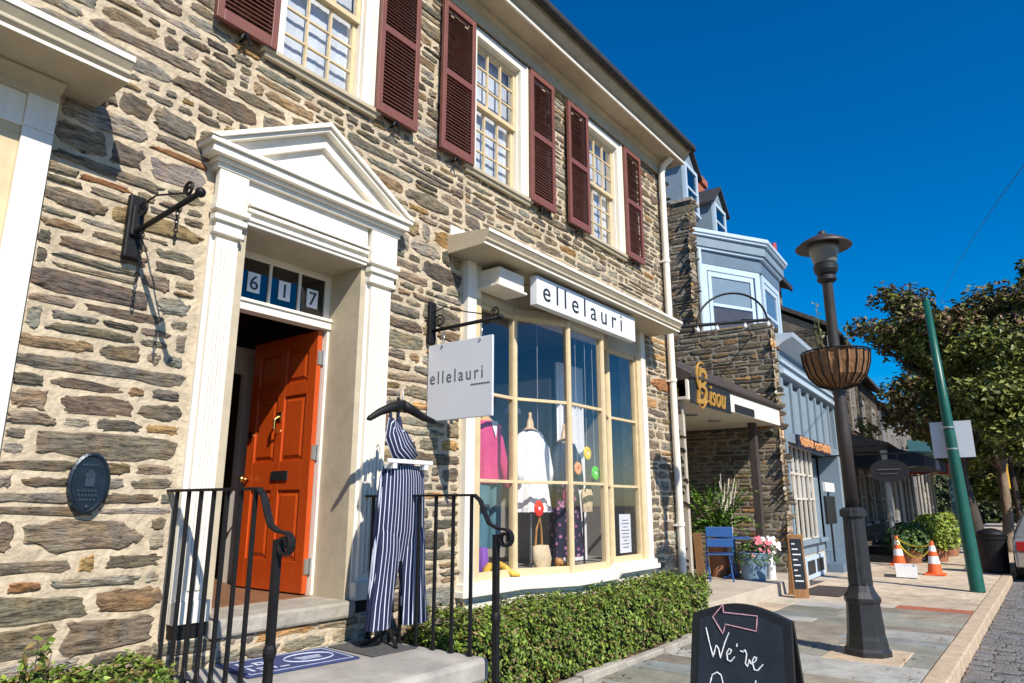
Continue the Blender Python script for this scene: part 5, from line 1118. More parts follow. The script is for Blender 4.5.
b = MB(); b.box(0.5, 2.72, 0.06, 0.075, 1.62, 2.5); bl_ = tp('blind', b, 'curtain', sf)
b = MB(); x = 0.62
for wd in (0.05, 0.13, 0.05, 0.12, 0.14, 0.12): b.box(x, x+wd*0.3, 0.012, 0.018, 2.19, 2.36); b.box(x, x+wd, 0.012, 0.018, 2.19, 2.22); x += wd+0.05
tp('window_lettering', b, 'letter_grey', sf)
b = MB(); b.box(0.33, 2.95, -0.18, 0.3, 0.70, 0.78); b.box(0.36, 2.9, -0.10, 0.3, 0.50, 0.70); tp('shop_sill', b, 'blue_trim', sf, bevel=0.006)
b = MB(); b.box(0.36, 2.9, -0.085, 0.3, 0.02, 0.50); tp('stall_riser', b, 'concrete', sf)
b = MB(); b.box(0.6, 2.5, -0.13, -0.0855, 0.02, 0.46); cw = tp('cellar_window', b, 'blue_white', sf, bevel=0.004)
b = MB(); b.box(0.75, 1.45, -0.14, -0.128, 0.12, 0.38); b.box(1.65, 2.35, -0.14, -0.128, 0.12, 0.38); tp('cellar_pane', b, 'interior_black', cw)
b = MB(); b.box(4.0, 5.1, 0.9, 0.96, 0.35, 2.5); b.box(2.95, 6.4, 0.0, 2.0, -0.05, 0.34); b.box(3.1, 6.3, -0.4, -0.001, -0.05, 0.18); tp('entry', b, 'blue_shade', sf)
b = MB(); b.box(5.11, 6.3, 0.55, 0.6, 0.35, 2.75); tp('entry_side', b, 'blue_trim', sf)
t = thing('gold_sign', 'small gold lettered sign across the pale blue shopfront', 'sign', (OX+2.3, OY-0.1, 2.8), RZ)
b = MB(); b.box(-1.75, 1.75, 0.02, 0.08, -0.13, 0.12); obj('board', b, 'navy', t, local=True)
b = MB(); x = -1.6; q = random.Random(55)
while x < 1.6:
    wd = q.uniform(0.045, 0.075); zc = q.uniform(-0.03, 0.02)
    b.tube([(x+wd*cos(a)*q.uniform(0.8, 1.1), 0.0, zc+wd*1.1*sin(a)) for a in [0.4+5.2*i/12 for i in range(13)]], 0.017, 5)
    if q.random() < 0.5: b.tube([(x+wd, 0.0, -0.09), (x+wd*1.1, 0.0, 0.02), (x+wd*1.4, 0.0, 0.10)], 0.015, 5)
    x += 2*wd+0.055
obj('lettering', b, 'gold_orange', t, local=True)
def hung(name, label, cat, u, v, z, rz=RZ):
    return thing(name, label, cat, (OX+u*cos(RZ)-v*sin(RZ), OY+u*sin(RZ)+v*cos(RZ), z), rz)
t = hung('notice_box', 'black and white notice boards on a post in the blue shop entry', 'notice', 3.9, -0.1, 0.3)
b = MB(); b.box(-0.02, 0.02, -0.02, 0.02, -0.3, 1.7); obj('post', b, 'letter_black', t, local=True)
b = MB(); b.box(-0.55, 0.55, -0.05, 0.02, 0.75, 1.40); obj('board', b, 'letter_black', t, local=True, bevel=.01); b = MB(); b.box(-0.55, 0.6, -0.06, 0.02, 1.50, 1.72); obj('sign_panel', b, 'plastic_white', t, local=True, bevel=.01)
# porch canopy
cn = thing('porch_canopy', 'white soffit porch canopy with brown roof, left of the blue shopfront', 'canopy', (12, 4.3, 3))
b = MB(); b.prism([(4.16, 3.36), (4.10, 3.40), (4.10, 3.44), (5.2, 4.1), (6.4, 4.1), (6.4, 3.36)], 'x', 9.80, 14.36); obj('roof', b, 'brown_roof', cn)
b = MB(); b.box(9.80, 14.30, 4.20, 6.4, 3.06, 3.10); obj('soffit', b, 'soffit_white', cn)
b = MB(); b.box(9.80, 14.30, 4.16, 4.1995, 3.05, 3.359); obj('fascia', b, 'white_trim', cn)
b = MB(); b.box(11.75, 12.75, 4.150, 4.159, 3.06, 3.20); obj('sign_strip', b, 'letter_black', cn)
for x in (10.6, 11.6, 12.7): b = MB(); b.lathe([(0.12, 3.04), (0.12, 3.062)], (x, 4.9, 0), 16); obj('downlight', b, 'steel', cn)
t = thing('script_sign', 'gold script sign with curling capital on the porch canopy fascia', 'sign', (10.6, 4.1, 3.2))
b = MB(); b.box(9.85, 11.5, 4.132, 4.155, 3.0, 3.42); obj('backing', b, 'letter_black', t)
b = text_mb('B', (9.98, 4.12, 3.02), (1, 0, 0), (0, 0, 1), 0.85, 0.012, xs=0.9, shear=0.3); q2 = text_mb('isou', (10.50, 4.12, 3.04), (1, 0, 0), (0, 0, 1), 0.5, 0.012, xs=0.85, shear=0.3); b.add(q2.v, q2.f)
b.tube([(10.22+0.30*cos(a)*(1-.05*i), 4.11, 3.36+0.33*sin(a)*(1-.03*i)) for i, a in enumerate([1.2+3.6*i/16 for i in range(17)])], 0.020, 6); b.tube([(10.05+0.5*i/10, 4.11, 3.02-0.07*sin(i*0.6)) for i in range(11)], 0.015, 6)
obj('lettering', b, 'gold', t)
# porch: floor, dark glazed back wall, post
g = MB(); g.box(8.95, 14.38, 3.9, 7.0, -0.05, 0.20); struct(obj('terrace', g, 'concrete', bevel=0.01))
t = thing('porch_entrance', 'dark glazed shop entrance at the back of the porch', 'shopfront', (12, 6.6, 0.2))
b = MB(); b.box(9.85, 14.3, 6.42, 6.5, 0.2, 4.0); obj('back_wall', b, 'interior_black', t)
b = MB(); 
for x in (9.87, 10.6, 11.6, 12.6, 13.6): b.box(x, x+0.1, 6.36, 6.42, 0.2, 3.05)
b.box(9.97, 13.6, 6.37, 6.42, 2.3, 2.4); obj('door_frame', b, 'wood', t)
b = MB(); b.box(9.87, 9.95, 4.3, 6.3, .2, 3.05); obj('side_board', b, 'concrete', t)
t = thing('porch_post', 'dark brown square post under the porch canopy', 'post', (13.6, 4.5, 0.2)); b = MB(); b.box(13.52, 13.66, 4.42, 4.56, 0.2, 3.059); obj('shaft', b, 'brown_roof', t, bevel=0.01); b = MB(); b.box(13.48, 13.70, 4.38, 4.60, 0.201, 0.32); obj('foot', b, 'brown_roof', t, bevel=0.01)
# iron arch with bulbs over the canopy
t = thing('iron_arch', 'black iron half-hoop bracket with small bulbs above the porch canopy', 'bracket', (11, 3.9, 4.4))
pa, pb = Vector((9.78, 4.30, 4.19)), Vector((11.55, 3.38, 4.54)); du = pb-pa
b = MB(); b.tube([pa, pb], 0.028, 8); obj('bar', b, 'iron', t)
b = MB(); c0 = pa.lerp(pb, 0.22); c1 = pa.lerp(pb, 0.97); cm = (c0+c1)/2; hu = (c1-c0)/2
b.tube([cm-hu*cos(a)+Vector((0, 0, 0.50*sin(a))) for a in [pi*k/24 for k in range(25)]], 0.018, 7); obj('hoop', b, 'iron', t)
for k in (0.22, 0.42, 0.72, 0.98):
    b = MB(); pp = pa.lerp(pb, k); b.tube([pp, pp-Vector((0, 0, 0.05))], 0.02, 8); b.ell(pp-Vector((0, 0, 0.08)), (0.035, 0.035, 0.04)); obj('bulb', b, 'plastic_white', t, smooth=True)
b = MB(); b.tube([Vector((11.55, 3.38, 4.54)), Vector((12.6, 4.2, 4.9)), Vector((14.38, 4.6, 5.0))], 0.012, 6); obj('stay', b, 'iron', t)

# porch furniture ------------------------------------------------------------
t = thing('bistro_chair', 'bright blue metal bistro chair on the porch', 'chair', (12.35, 4.85, 0.2), R(-62))
b = MB(); b.box(-0.22, 0.22, -0.20, 0.20, 0.44, 0.465); obj('seat', b, 'blue_chair', t, bevel=0.01, local=True)
b = MB(); b.box(-0.23, 0.23, -0.25, -0.23, 0.58, 0.72); b.box(-0.23, 0.23, -0.262, -0.242, 0.75, 0.92); obj('backrest', b, 'blue_chair', t, bevel=0.008, local=True)
for sx_ in (-1, 1):
    b = MB(); b.tube([(sx_*0.215, 0.22, 0.0), (sx_*0.215, -0.12, 0.45), (sx_*0.215, -0.235, 0.90)], 0.014, 6); obj('leg', b, 'blue_chair', t, local=True)
    b = MB(); b.tube([(sx_*0.195, -0.24, 0.0), (sx_*0.195, 0.18, 0.45)], 0.014, 6); obj('leg', b, 'blue_chair', t, local=True)
t = thing('bistro_table', 'small round blue pedestal table beside the bistro chair', 'table', (12.85, 4.75, 0.2))
b = MB(); b.lathe([(0.30, 0.70), (0.30, 0.725)], (12.85, 4.75, 0.2), 28); obj('tabletop', b, 'blue_chair', t)
b = MB(); b.tube([(12.85, 4.75, 0.25), (12.85, 4.75, 0.9)], 0.03, 10); obj('pedestal', b, 'blue_chair', t)
for a in (0.5, 2.6, 4.7): b = MB(); b.tube([(12.85, 4.75, 0.30), (12.85+0.27*cos(a), 4.75+0.27*sin(a), 0.215)], 0.017, 7); obj('foot', b, 'blue_chair', t)
t = thing('flower_bucket', 'pale blue bucket of pink and white petunias on the porch edge', 'planter', (12.85, 4.42, 0.2))
b = MB(); b.lathe([(0.20, 0.0), (0.21, 0.03), (0.255, 0.44), (0.27, 0.45), (0.27, 0.47), (0.24, 0.47), (0.23, 0.40)], (12.85, 4.42, 0.2), 28); obj('bucket', b, 'blue_bucket', t, smooth=False)
r = random.Random(61); b = MB(); pts = []
for _ in range(900):
    a = r.random()*2*pi; rr = 0.40*math.sqrt(r.random()); z = 0.62+0.20*(1-(rr/0.42)**2)+r.gauss(0, .04)-(0.10 if rr > 0.3 else 0); pts.append(((12.95+rr*cos(a)*1.2, 4.40+rr*sin(a), z), (cos(a)*0.5, sin(a)*0.5, 0.7)))
leaf_cards(b, pts, 0.035, r, [(0.06, 0.11, 0.02), (0.09, 0.15, 0.03), (0.04, 0.08, 0.02)]); obj('foliage', b, 'leaf', t)
for nm, cc, ux, nn in (('white_flowers', (0.80, 0.80, 0.78), 0.32, 46), ('pink_flowers', (0.62, 0.16, 0.20), -0.15, 34)):
    b = MB()
    for _ in range(nn):
        a = r.random()*2*pi; rr = 0.24*math.sqrt(r.random()); c_ = Vector((12.95+ux+rr*cos(a), 4.36+rr*sin(a)*0.8-0.10, 0.80+r.gauss(0, .075)-0.25*max(0, rr-0.15))); nrm = Vector((-0.5+r.gauss(0, .3), -0.8, 0.5)).normalized(); p1 = nrm.orthogonal(); p2 = nrm.cross(p1)
        k = r.uniform(0.75, 1.05); n5 = 10
        b.add([c_]+[c_+(p1*cos(2*pi*i/n5)+p2*sin(2*pi*i/n5))*(0.038 if i % 2 else 0.030)+nrm*0.014 for i in range(n5)], [(0, i+1, (i+1) % n5+1) for i in range(n5)], tuple(q_*k for q_ in cc))
    obj(nm, b, 'petal', t)
t = thing('potted_fern', 'lush green fern in a pot behind the bistro chair', 'plant', (13.0, 5.12, 0.2))
b = MB(); b.lathe([(0.15, 0.0), (0.17, 0.5), (0.21, 0.72), (0.23, 0.74), (0.19, 0.74)], (13.0, 5.12, 0.2), 20); obj('pot', b, 'terracotta', t)
b = MB(); r = random.Random(62)
for k in range(60):
    a = r.random()*2*pi; Ln = r.uniform(0.55, 1.0); up_ = r.uniform(0.35, 1.25); n_l = 26; prev = None
    for i in range(n_l):
        q_ = i/(n_l-1); p_ = Vector((13.0+cos(a)*Ln*q_*0.85, 5.12+sin(a)*Ln*q_*0.85, 0.92+up_*q_*1.1-0.75*q_*q_*Ln*(1.0 if up_ < .9 else .5)))
        pts = [(p_, (r.uniform(-.3, .3), r.uniform(-.3, .3), 1))]; leaf_cards(b, pts*2, 0.075*(1-0.55*q_), r, [(0.10, 0.20, 0.02), (0.14, 0.25, 0.03), (0.07, 0.14, 0.02)], 0.2)
obj('fronds', b, 'leaf', t)
t = thing('birch_branches', 'bundle of bare pale branches standing behind the flowers', 'decoration', (13.25, 4.95, 0.2)); b = MB(); r = random.Random(63)
for k in range(9): x_ = 13.2+r.uniform(-.12, .12); b.tube([(x_, 4.95, 0.2), (x_+r.uniform(-.1, .1), 4.95+r.uniform(-.08, .08), 1.0), (x_+r.uniform(-.2, .3), 4.95+r.uniform(-.2, .2), 1.7+r.uniform(0, .4))], [0.02, 0.016, 0.007], 6)
obj('branches', b, 'soffit_white', t); b = MB(); b.lathe([(0.14, 0), (0.17, 0.35), (0.15, 0.36)], (13.2, 4.95, 0.2), 18); obj('vase', b, 'terracotta', t)
tag(obj('milk_churn', MB().lathe([(0.075, 0.2), (0.078, 0.5), (0.055, 0.56), (0.06, 0.62), (0.05, 0.63)], (13.18, 4.22, 0), 20), 'plastic_white'), 'white cylindrical jug standing right of the flower bucket', 'jug')
t = thing('leaning_board', 'tall tan board leaning at the left side of the porch', 'board', (11.0, 4.8, 0.2)); b = MB(); b.obox((10.55, 4.50, 0.2), (0.25, -.97, 0), (-0.22, -.05, 0.97), (0.97, 0.25, 0.22), (0, 0.12), (0, 0.9), (0, 0.025)); obj('panel', b, 'wood', t)
t = thing('chalkboard_sign', 'narrow brown A-frame board leaning by the stone pier', 'sign', (12.1, 3.5, 0))
b = MB(); b.add([], []); 
o_ = Vector((12.36, 3.62, 0.0)); b.obox(o_, Vector((0.45, -0.89, 0)).normalized(), Vector((-0.10, 0.0, 1.0)).normalized(), Vector((0.89, 0.45, 0.09)).normalized(), (0, 0.24), (0, 1.02), (0, 0.03)); obj('front_panel', b, 'wood', t, bevel=.006)
b = MB(); b.obox(o_, Vector((0.45, -0.89, 0)).normalized(), Vector((-0.10, 0.0, 1.0)).normalized(), Vector((0.89, 0.45, 0.09)).normalized(), (0.03, 0.21), (0.15, 0.95), (-0.006, -0.001)); obj('slate', b, 'chalkboard', t)
b = MB()
for i in range(8): b.obox(o_, Vector((0.45, -0.89, 0)).normalized(), Vector((-0.10, 0.0, 1.0)).normalized(), Vector((0.89, 0.45, 0.09)).normalized(), (0.05, 0.05+0.13*((i*7) % 5+3)/7), (0.86-i*0.085, 0.88-i*0.085), (-0.009, -0.0065))
obj('writing', b, 'chalk_white', t)
b = MB(); b.obox(o_+Vector((0.40, 0.20, 0)), Vector((0.45, -0.89, 0)).normalized(), Vector((-0.38, -0.18, 1.0)).normalized(), Vector((0.89, 0.45, 0.42)).normalized(), (0, 0.24), (0, 1.07), (0, 0.03)); obj('rear_panel', b, 'wood', t, bevel=.006)
tag(obj('pavement_panel', MB().box(12.9, 14.4, 3.05, 3.75, -0.02, 0.022), 'brown_roof', bevel=.006), 'dark brown flat panel set in the pavement', 'hatch')  # flat dark brown panel, slightly above the slabs

# ================================================================== ROW HOUSES BEYOND
def row_house(label, u0, u1, v, ze, wallm, dark, roofm, seed, trim='trim_shaded', porch=True, dz=0.0):
    t = hung('row_house', label, 'building', u0, v, 0); Wd = u1-u0; r = random.Random(seed)
    Fw = lambda x, z, d_: (x, -d_, z); Sw = lambda y, z, d_: (-d_, y, z)
    nwin = max(1, int(Wd/2.2)); hl = []
    for i in range(nwin):
        c = Wd*(i+0.5)/nwin; hl.append((c-0.5, c+0.5, ze-2.6, ze-0.9)); hl.append((c-0.5, c+0.5, 0.9, 2.6))
    w = MB(); holed_wall(w, Fw, 0, Wd, -0.3, ze, hl, 0.25); holed_wall(w, Sw, 0, 7, -0.3, ze, [], 0.1); w.prism([(0, ze), (7, ze), (3.5, ze+2.0)], 'x', 0, Wd-0.01); wl = obj('wall', w, wallm, t, local=True)
    if dark:
        w = MB(); rubble(w, Fw, 0, Wd, 0, ze, [(a-0.08, b_+0.08, c-0.1, d_+0.1) for a, b_, c, d_ in hl], r, 0.12, 0.26, 0.8, 0.02, 0.02, dark); rubble(w, Sw, 0, 3, 0, ze, [], r, 0.12, 0.26, 0.8, 0.02, 0.02, dark*0.9); obj('stonework', w, 'stone', wl, local=True)
    w = MB(); w.prism([(-0.4, ze-0.1), (-0.4, ze+0.02), (3.5, ze+2.2), (7.4, ze+0.02), (7.4, ze-0.1), (3.5, ze+2.05)], 'x', -0.1, Wd+0.1); obj('roof', w, roofm, t, local=True)
    for a, b_, c, d_ in hl:
        f = MB(); f.box(a-0.08, a+0.06, -0.03, 0.06, c, d_); f.box(b_-0.06, b_+0.08, -0.03, 0.06, c, d_); f.box(a+0.06, b_-0.06, -0.03, 0.06, d_-0.08, d_+0.06); f.box(a-0.12, b_+0.12, -0.08, 0.06, c-0.08, c); f.box(a+0.06, b_-0.06, 0.02, 0.05, (c+d_)/2-0.025, (c+d_)/2+0.025); f.box((a+b_)/2-0.015, (a+b_)/2+0.015, 0.02, 0.05, c, d_-0.08)
        wn = obj('window', f, trim, t, local=True); f = MB(); f.box(a, b_, 0.055, 0.06, c, d_); obj('pane', f, 'glass_dark', wn, local=True); f = MB(); f.box(a-0.2, b_+0.2, 0.26, 0.27, c-.1, d_+.1); obj('room_back', f, 'interior_black', wn, local=True)
    if porch:
        f = MB(); f.box(0.1, Wd-0.1, -1.3, 0, 2.95, 3.1); f.prism([(-1.4, 3.1), (-1.4, 3.16), (0, 3.6), (0, 3.1)], 'x', 0, Wd); pr = obj('porch', f, 'brown_roof', t, local=True)
        for i in range(nwin+1):
            x = 0.15+(Wd-0.3)*i/nwin; f = MB(); f.lathe([(0.10, 0.0), (0.09, 0.1), (0.065, 0.2), (0.06, 2.6), (0.09, 2.9), (0.10, 2.95)], (x, -1.25, 0), 12); obj('column', f, trim, pr, local=True)
        f = MB()
        x = 0.2
        while x < Wd-0.2: f.box(x, x+0.03, -1.265, -1.235, 0.25, 0.95); x += 0.14
        f.box(0.15, Wd-0.15, -1.28, -1.22, 0.95, 1.0); f.box(0.15, Wd-0.15, -1.28, -1.22, 0.2, 0.25); f.box(0, Wd, -1.35, 0, -0.05, 0.18); obj('porch_railing', f, 'iron' if dark else trim, pr, local=True)
    return t
h1 = row_house('dark stone row house with white-framed windows and porch, next to the blue shopfront', 6.75, 13.2, 0.15, 6.6, 'mortar_dark', 0.38, 'brown_roof', 71)  # low stone factor here and next: tree shade put into the colour
h2 = row_house('dark stone row house with brown porch, second beyond the blue shopfront', 13.4, 20.0, 0.3, 6.3, 'mortar_dark', 0.40, 'shingle', 72)
h3 = row_house('pale grey painted row house behind the street trees', 20.2, 27.5, 0.2, 5.8, 'house_grey', 0, 'shingle', 73)
h4 = row_house('far grey row house at the end of the street', 28.0, 40.0, 0.2, 6.4, 'house_grey', 0, 'shingle', 74, porch=False)
b = MB(); b.tube([(6.7, -0.05, 0.05), (6.7, -0.05, 6.4)], 0.055, 10); obj('downspout', b, 'white_paint', h1, local=False) if False else None
t = hung('downpipe', 'white drainpipe between the blue shopfront and the dark row house', 'pipe', 6.68, -0.08, 0); b = MB(); b.tube([(0, 0, 0.05), (0, 0, 6.3)], 0.06, 10); obj('pipe', b, 'white_paint', t, local=True); b = MB(); b.box(-0.16, 0.16, -0.14, 0.12, 0.0, 0.35); obj('boot', b, 'iron', t, local=True)
t = hung('roof_dormer', 'red painted dormer and flue on the townhouse roof edge', 'dormer', 8.2, 1.9, 8.7)
b = MB(); b.prism([(0, 0), (1.9, 0), (1.9, 0.9), (0, 0.75)], 'y', 0, 1.2); obj('housing', b, 'red_paint', t, local=True); b = MB(); b.box(0.2, 1.7, -0.02, -0.001, 0.1, 0.55); obj('pane', b, 'glass_dark', t, local=True); b = MB(); b.box(-0.1, 2.0, -0.1, 1.3, 0.9, 0.97); obj('cap', b, 'red_paint', t, local=True); b = MB(); b.tube([(0.3, -0.3, -0.3), (0.3, -0.3, 1.4)], 0.09, 10); obj('flue', b, 'red_paint', t, local=True)
# awnings and signs along the row
t = thing('hanging_sign', 'black oval hanging sign in front of the dark row house', 'sign', (18.6, 3.0, 2.3)); b = MB(); n = 28
b.prism([(3.0+0.42*cos(2*pi*k/n), 2.28+0.27*sin(2*pi*k/n)) for k in range(n)], 'x', 18.58, 18.63); obj('board', b, 'letter_black', t); b = MB(); b.tube([(18.6, 4.4, 2.68), (18.6, 2.5, 2.68)], 0.02, 6); b.tube([(18.6, 3.2, 2.52), (18.6, 3.2, 2.68)], 0.01, 5); b.tube([(18.6, 2.8, 2.52), (18.6, 2.8, 2.68)], 0.01, 5); obj('arm', b, 'iron', t)
b = MB(); b.box(18.565, 18.5795, 2.75, 3.25, 2.3, 2.33); b.box(18.565, 18.5795, 2.82, 3.18, 2.2, 2.22); obj('lettering', b, 'letter_grey', t)
t = thing('shop_awning', 'navy shop awning with red end over the far pavement', 'awning', (24, 3.2, 2.6))
b = MB(); b.prism([(4.5, 3.45), (2.7, 2.85), (2.7, 2.55), (4.5, 2.6)], 'x', 22.4, 27.5); obj('cover', b, 'navy', t); b = MB(); b.prism([(4.5, 3.46), (2.66, 2.86), (2.66, 2.5), (4.5, 2.55)], 'x', 27.51, 27.9); obj('end_panel', b, 'red_paint', t)
b = MB()
for x in (22.6, 27.3): b.tube([(x, 4.5, 2.3), (x, 2.75, 2.6)], 0.02, 6)
obj('arm', b, 'steel', t)
t = thing('shop_awning', 'pale teal flat awning on the grey house behind the tree', 'awning', (36, 3.9, 4)); b = MB(); b.prism([(4.8, 4.3), (3.2, 3.95), (3.2, 3.7), (4.8, 3.8)], 'x', 35.0, 40.0); obj('cover', b, 'teal_awning', t); b = MB(); b.tube([(35.2, 4.8, 3.5), (35.2, 3.25, 3.75)], 0.02, 6); obj('arm', b, 'steel', t)
t = thing('shop_banner', 'narrow blue vertical banner below the navy awning', 'banner', (28.2, 2.6, 1.5)); b = MB(); b.box(28.18, 28.21, 2.45, 2.75, 1.15, 2.35); obj('cloth', b, 'teal_cloth', t); b = MB(); b.tube([(28.2, 2.78, 0), (28.2, 2.78, 2.4)], 0.02, 6); b.lathe([(0.2, 0), (0.2, .04)], (28.2, 2.78, 0), 14); obj('pole', b, 'steel', t)
# cones, barrier, crate, bushes, bin
def cone(x, y, label):
    t = thing('traffic_cone', label, 'traffic cone', (x, y, 0), 0, 'traffic cones on the pavement')
    b = MB(); b.box(-0.20, 0.20, -0.20, 0.20, 0.0, 0.04); obj('base', b, 'cone_orange', t, local=True, bevel=0.01)
    b = MB(); b.lathe([(0.15, 0.04), (0.118, 0.24)], (0, 0, 0), 20, caps=False); b.lathe([(0.094, 0.40), (0.078, 0.50)], (0, 0, 0), 20, caps=False); b.lathe([(0.055, 0.62), (0.032, 0.72), (0.001, 0.72)], (0, 0, 0), 20, caps=False); obj('cone_body', b, 'cone_orange', t, local=True)
    b = MB(); b.lathe([(0.118, 0.24), (0.094, 0.40)], (0, 0, 0), 20, caps=False); b.lathe([(0.078, 0.50), (0.055, 0.62)], (0, 0, 0), 20, caps=False); obj('reflective_band', b, 'plastic_white', t, local=True)
cone(18.2, 2.28, 'orange traffic cone with white bands in front of the yellow-green bush'); cone(20.6, 3.35, 'orange traffic cone half hidden behind the white crate')
t = thing('barrier_chain', 'yellow plastic chain slung between the two traffic cones', 'chain', (19.4, 2.8, 0.6)); b = MB(); p0, p1 = Vector((20.6, 3.35, 0.66)), Vector((18.2, 2.28, 0.66))
b.tube([p0.lerp(p1, k/20)-Vector((0, 0, 0.12*4*(k/20)*(1-k/20))) for k in range(21)], 0.018, 6); obj('upper_chain', b, 'plastic_yellow', t); b = MB(); b.tube([p0.lerp(p1, k/20)-Vector((0, 0, 0.05+0.36*4*(k/20)*(1-k/20)*0.9)) for k in range(21)], 0.018, 6); obj('lower_chain', b, 'plastic_yellow', t)
t = thing('crate', 'low white crate on the pavement beside the traffic cone', 'crate', (17.4, 2.72, 0), R(10)); b = MB(); b.box(-0.4, 0.4, -0.2, 0.2, 0.02, 0.06); b.box(-0.4, -0.37, -0.2, 0.2, 0.06, 0.24)
b.box(0.37, 0.4, -0.2, 0.2, 0.06, 0.24)
for z in (0.07, 0.135, 0.20): b.box(-0.37, 0.37, -0.2, -0.175, z, z+0.04); b.box(-0.37, 0.37, 0.175, 0.2, z, z+0.04)
obj('slats', b, 'plastic_white', t, local=True); b = MB(); b.box(-0.2, 0.2, -0.1, 0.1, 0.06, 0.2); obj('contents', b, 'interior_dark', t, local=True)
def bush(x, y, rad, h, cols, label, seed, n=1500, size=0.06):
    t = thing('leafy_bush', label, 'bush', (x, y, 0)); r = random.Random(seed); b = MB(); pts = []
    for _ in range(n):
        a = r.random()*2*pi; q_ = math.sqrt(r.random()); z = r.random()
        rr = rad*q_*math.sqrt(max(0.05, 1-(2*z-0.85)**2*0.6))*(1+0.3*mnoise.noise((cos(a)*2, sin(a)*2, z*3+seed))); pts.append(((x+rr*cos(a), y+rr*sin(a), 0.3+z*(h-0.3)), (cos(a), sin(a), 0.5)))
    leaf_cards(b, pts, size, r, cols); obj('foliage', b, 'leaf', t)
    b = MB(); b.lathe([(0.26, 0.0), (0.33, 0.34), (0.35, 0.36), (0.30, 0.36)], (x, y, 0), 20); obj('tub', b, 'terracotta', t)
YG = [(0.28, 0.32, 0.03), (0.20, 0.27, 0.03), (0.13, 0.20, 0.03)]; DG = [(0.06, 0.12, 0.03), (0.08, 0.15, 0.03), (0.04, 0.09, 0.02)]
bush(22.6, 2.75, 0.62, 1.22, YG, 'yellow-green leafy bush in a tub behind the traffic cone', 81); bush(21.6, 3.25, 0.55, 1.0, DG, 'dark green leafy bush in a tub left of the yellow-green bush', 82); bush(25.2, 2.75, 0.5, 1.25, YG, 'second yellow-green bush farther along the pavement', 83)
t = thing('litter_bin', 'black round litter bin beside the street tree', 'bin', (19.6, 1.25, 0)); b = MB(); b.lathe([(0.24, 0.0), (0.26, 0.05), (0.29, 0.72), (0.31, 0.74), (0.31, 0.80), (0.27, 0.80)], (19.6, 1.25, 0), 20); obj('body', b, 'iron', t); b = MB(); b.lathe([(0.31, 0.801), (0.26, 0.90), (0.10, 0.97), (0.001, 0.98)], (19.6, 1.25, 0), 20); obj('lid', b, 'iron', t, smooth=True)
# green pole with the back of a sign
t = thing('utility_pole', 'tall dark green metal pole leaning by the kerb', 'pole', (15.2, 1.29, 0)); b = MB(); gp0, gp1 = Vector((15.2, 1.29, 0)), Vector((15.45, 1.46, 5.45)); b.tube([gp0, gp0+Vector((0, 0, .02)), gp0.lerp(gp1, 0.3), gp0.lerp(gp1, 0.6), gp1], [0.125, 0.12, 0.105, 0.085, 0.06], 18); obj('shaft', b, 'green_pole', t, smooth=True)
b = MB(); b.tube([gp1, gp1+Vector((0, 0, 0.06))], [0.064, 0.03], 14); obj('cap', b, 'green_pole', t)
t = thing('street_sign', 'blank grey back of a square sign strapped to the green pole', 'sign', (15.5, 1.37, 2.65)); b = MB(); b.box(15.442, 15.457, 1.03, 1.70, 2.36, 3.04); obj('plate', b, 'sign_grey', t, bevel=0.003); obj('clamp', MB().lathe([(0.112, 2.50), (0.112, 2.53)], (15.325, 1.375, 0), 18), 'steel', t); obj('clamp', MB().lathe([(0.112, 2.90), (0.112, 2.93)], (15.34, 1.385, 0), 18), 'steel', t)
# traffic signal far down the street
t = thing('traffic_light', 'yellow traffic light on a pale pole far down the kerb', 'traffic light', (34, 1.5, 0)); b = MB(); b.tube([(34, 1.5, 0), (34.0, 1.5, 2.6)], 0.07, 10); obj('pole', b, 'house_grey', t); b = MB(); b.box(33.8, 34.2, 1.28, 1.62, 2.1, 3.2); obj('housing', b, 'yellow_box', t, bevel=0.03)
b = MB()
for z in (2.3, 2.65, 3.0): b.tube([(33.8, 1.45, z), (33.68, 1.45, z)], 0.12, 14)
obj('lens_hoods', b, 'yellow_box', t)

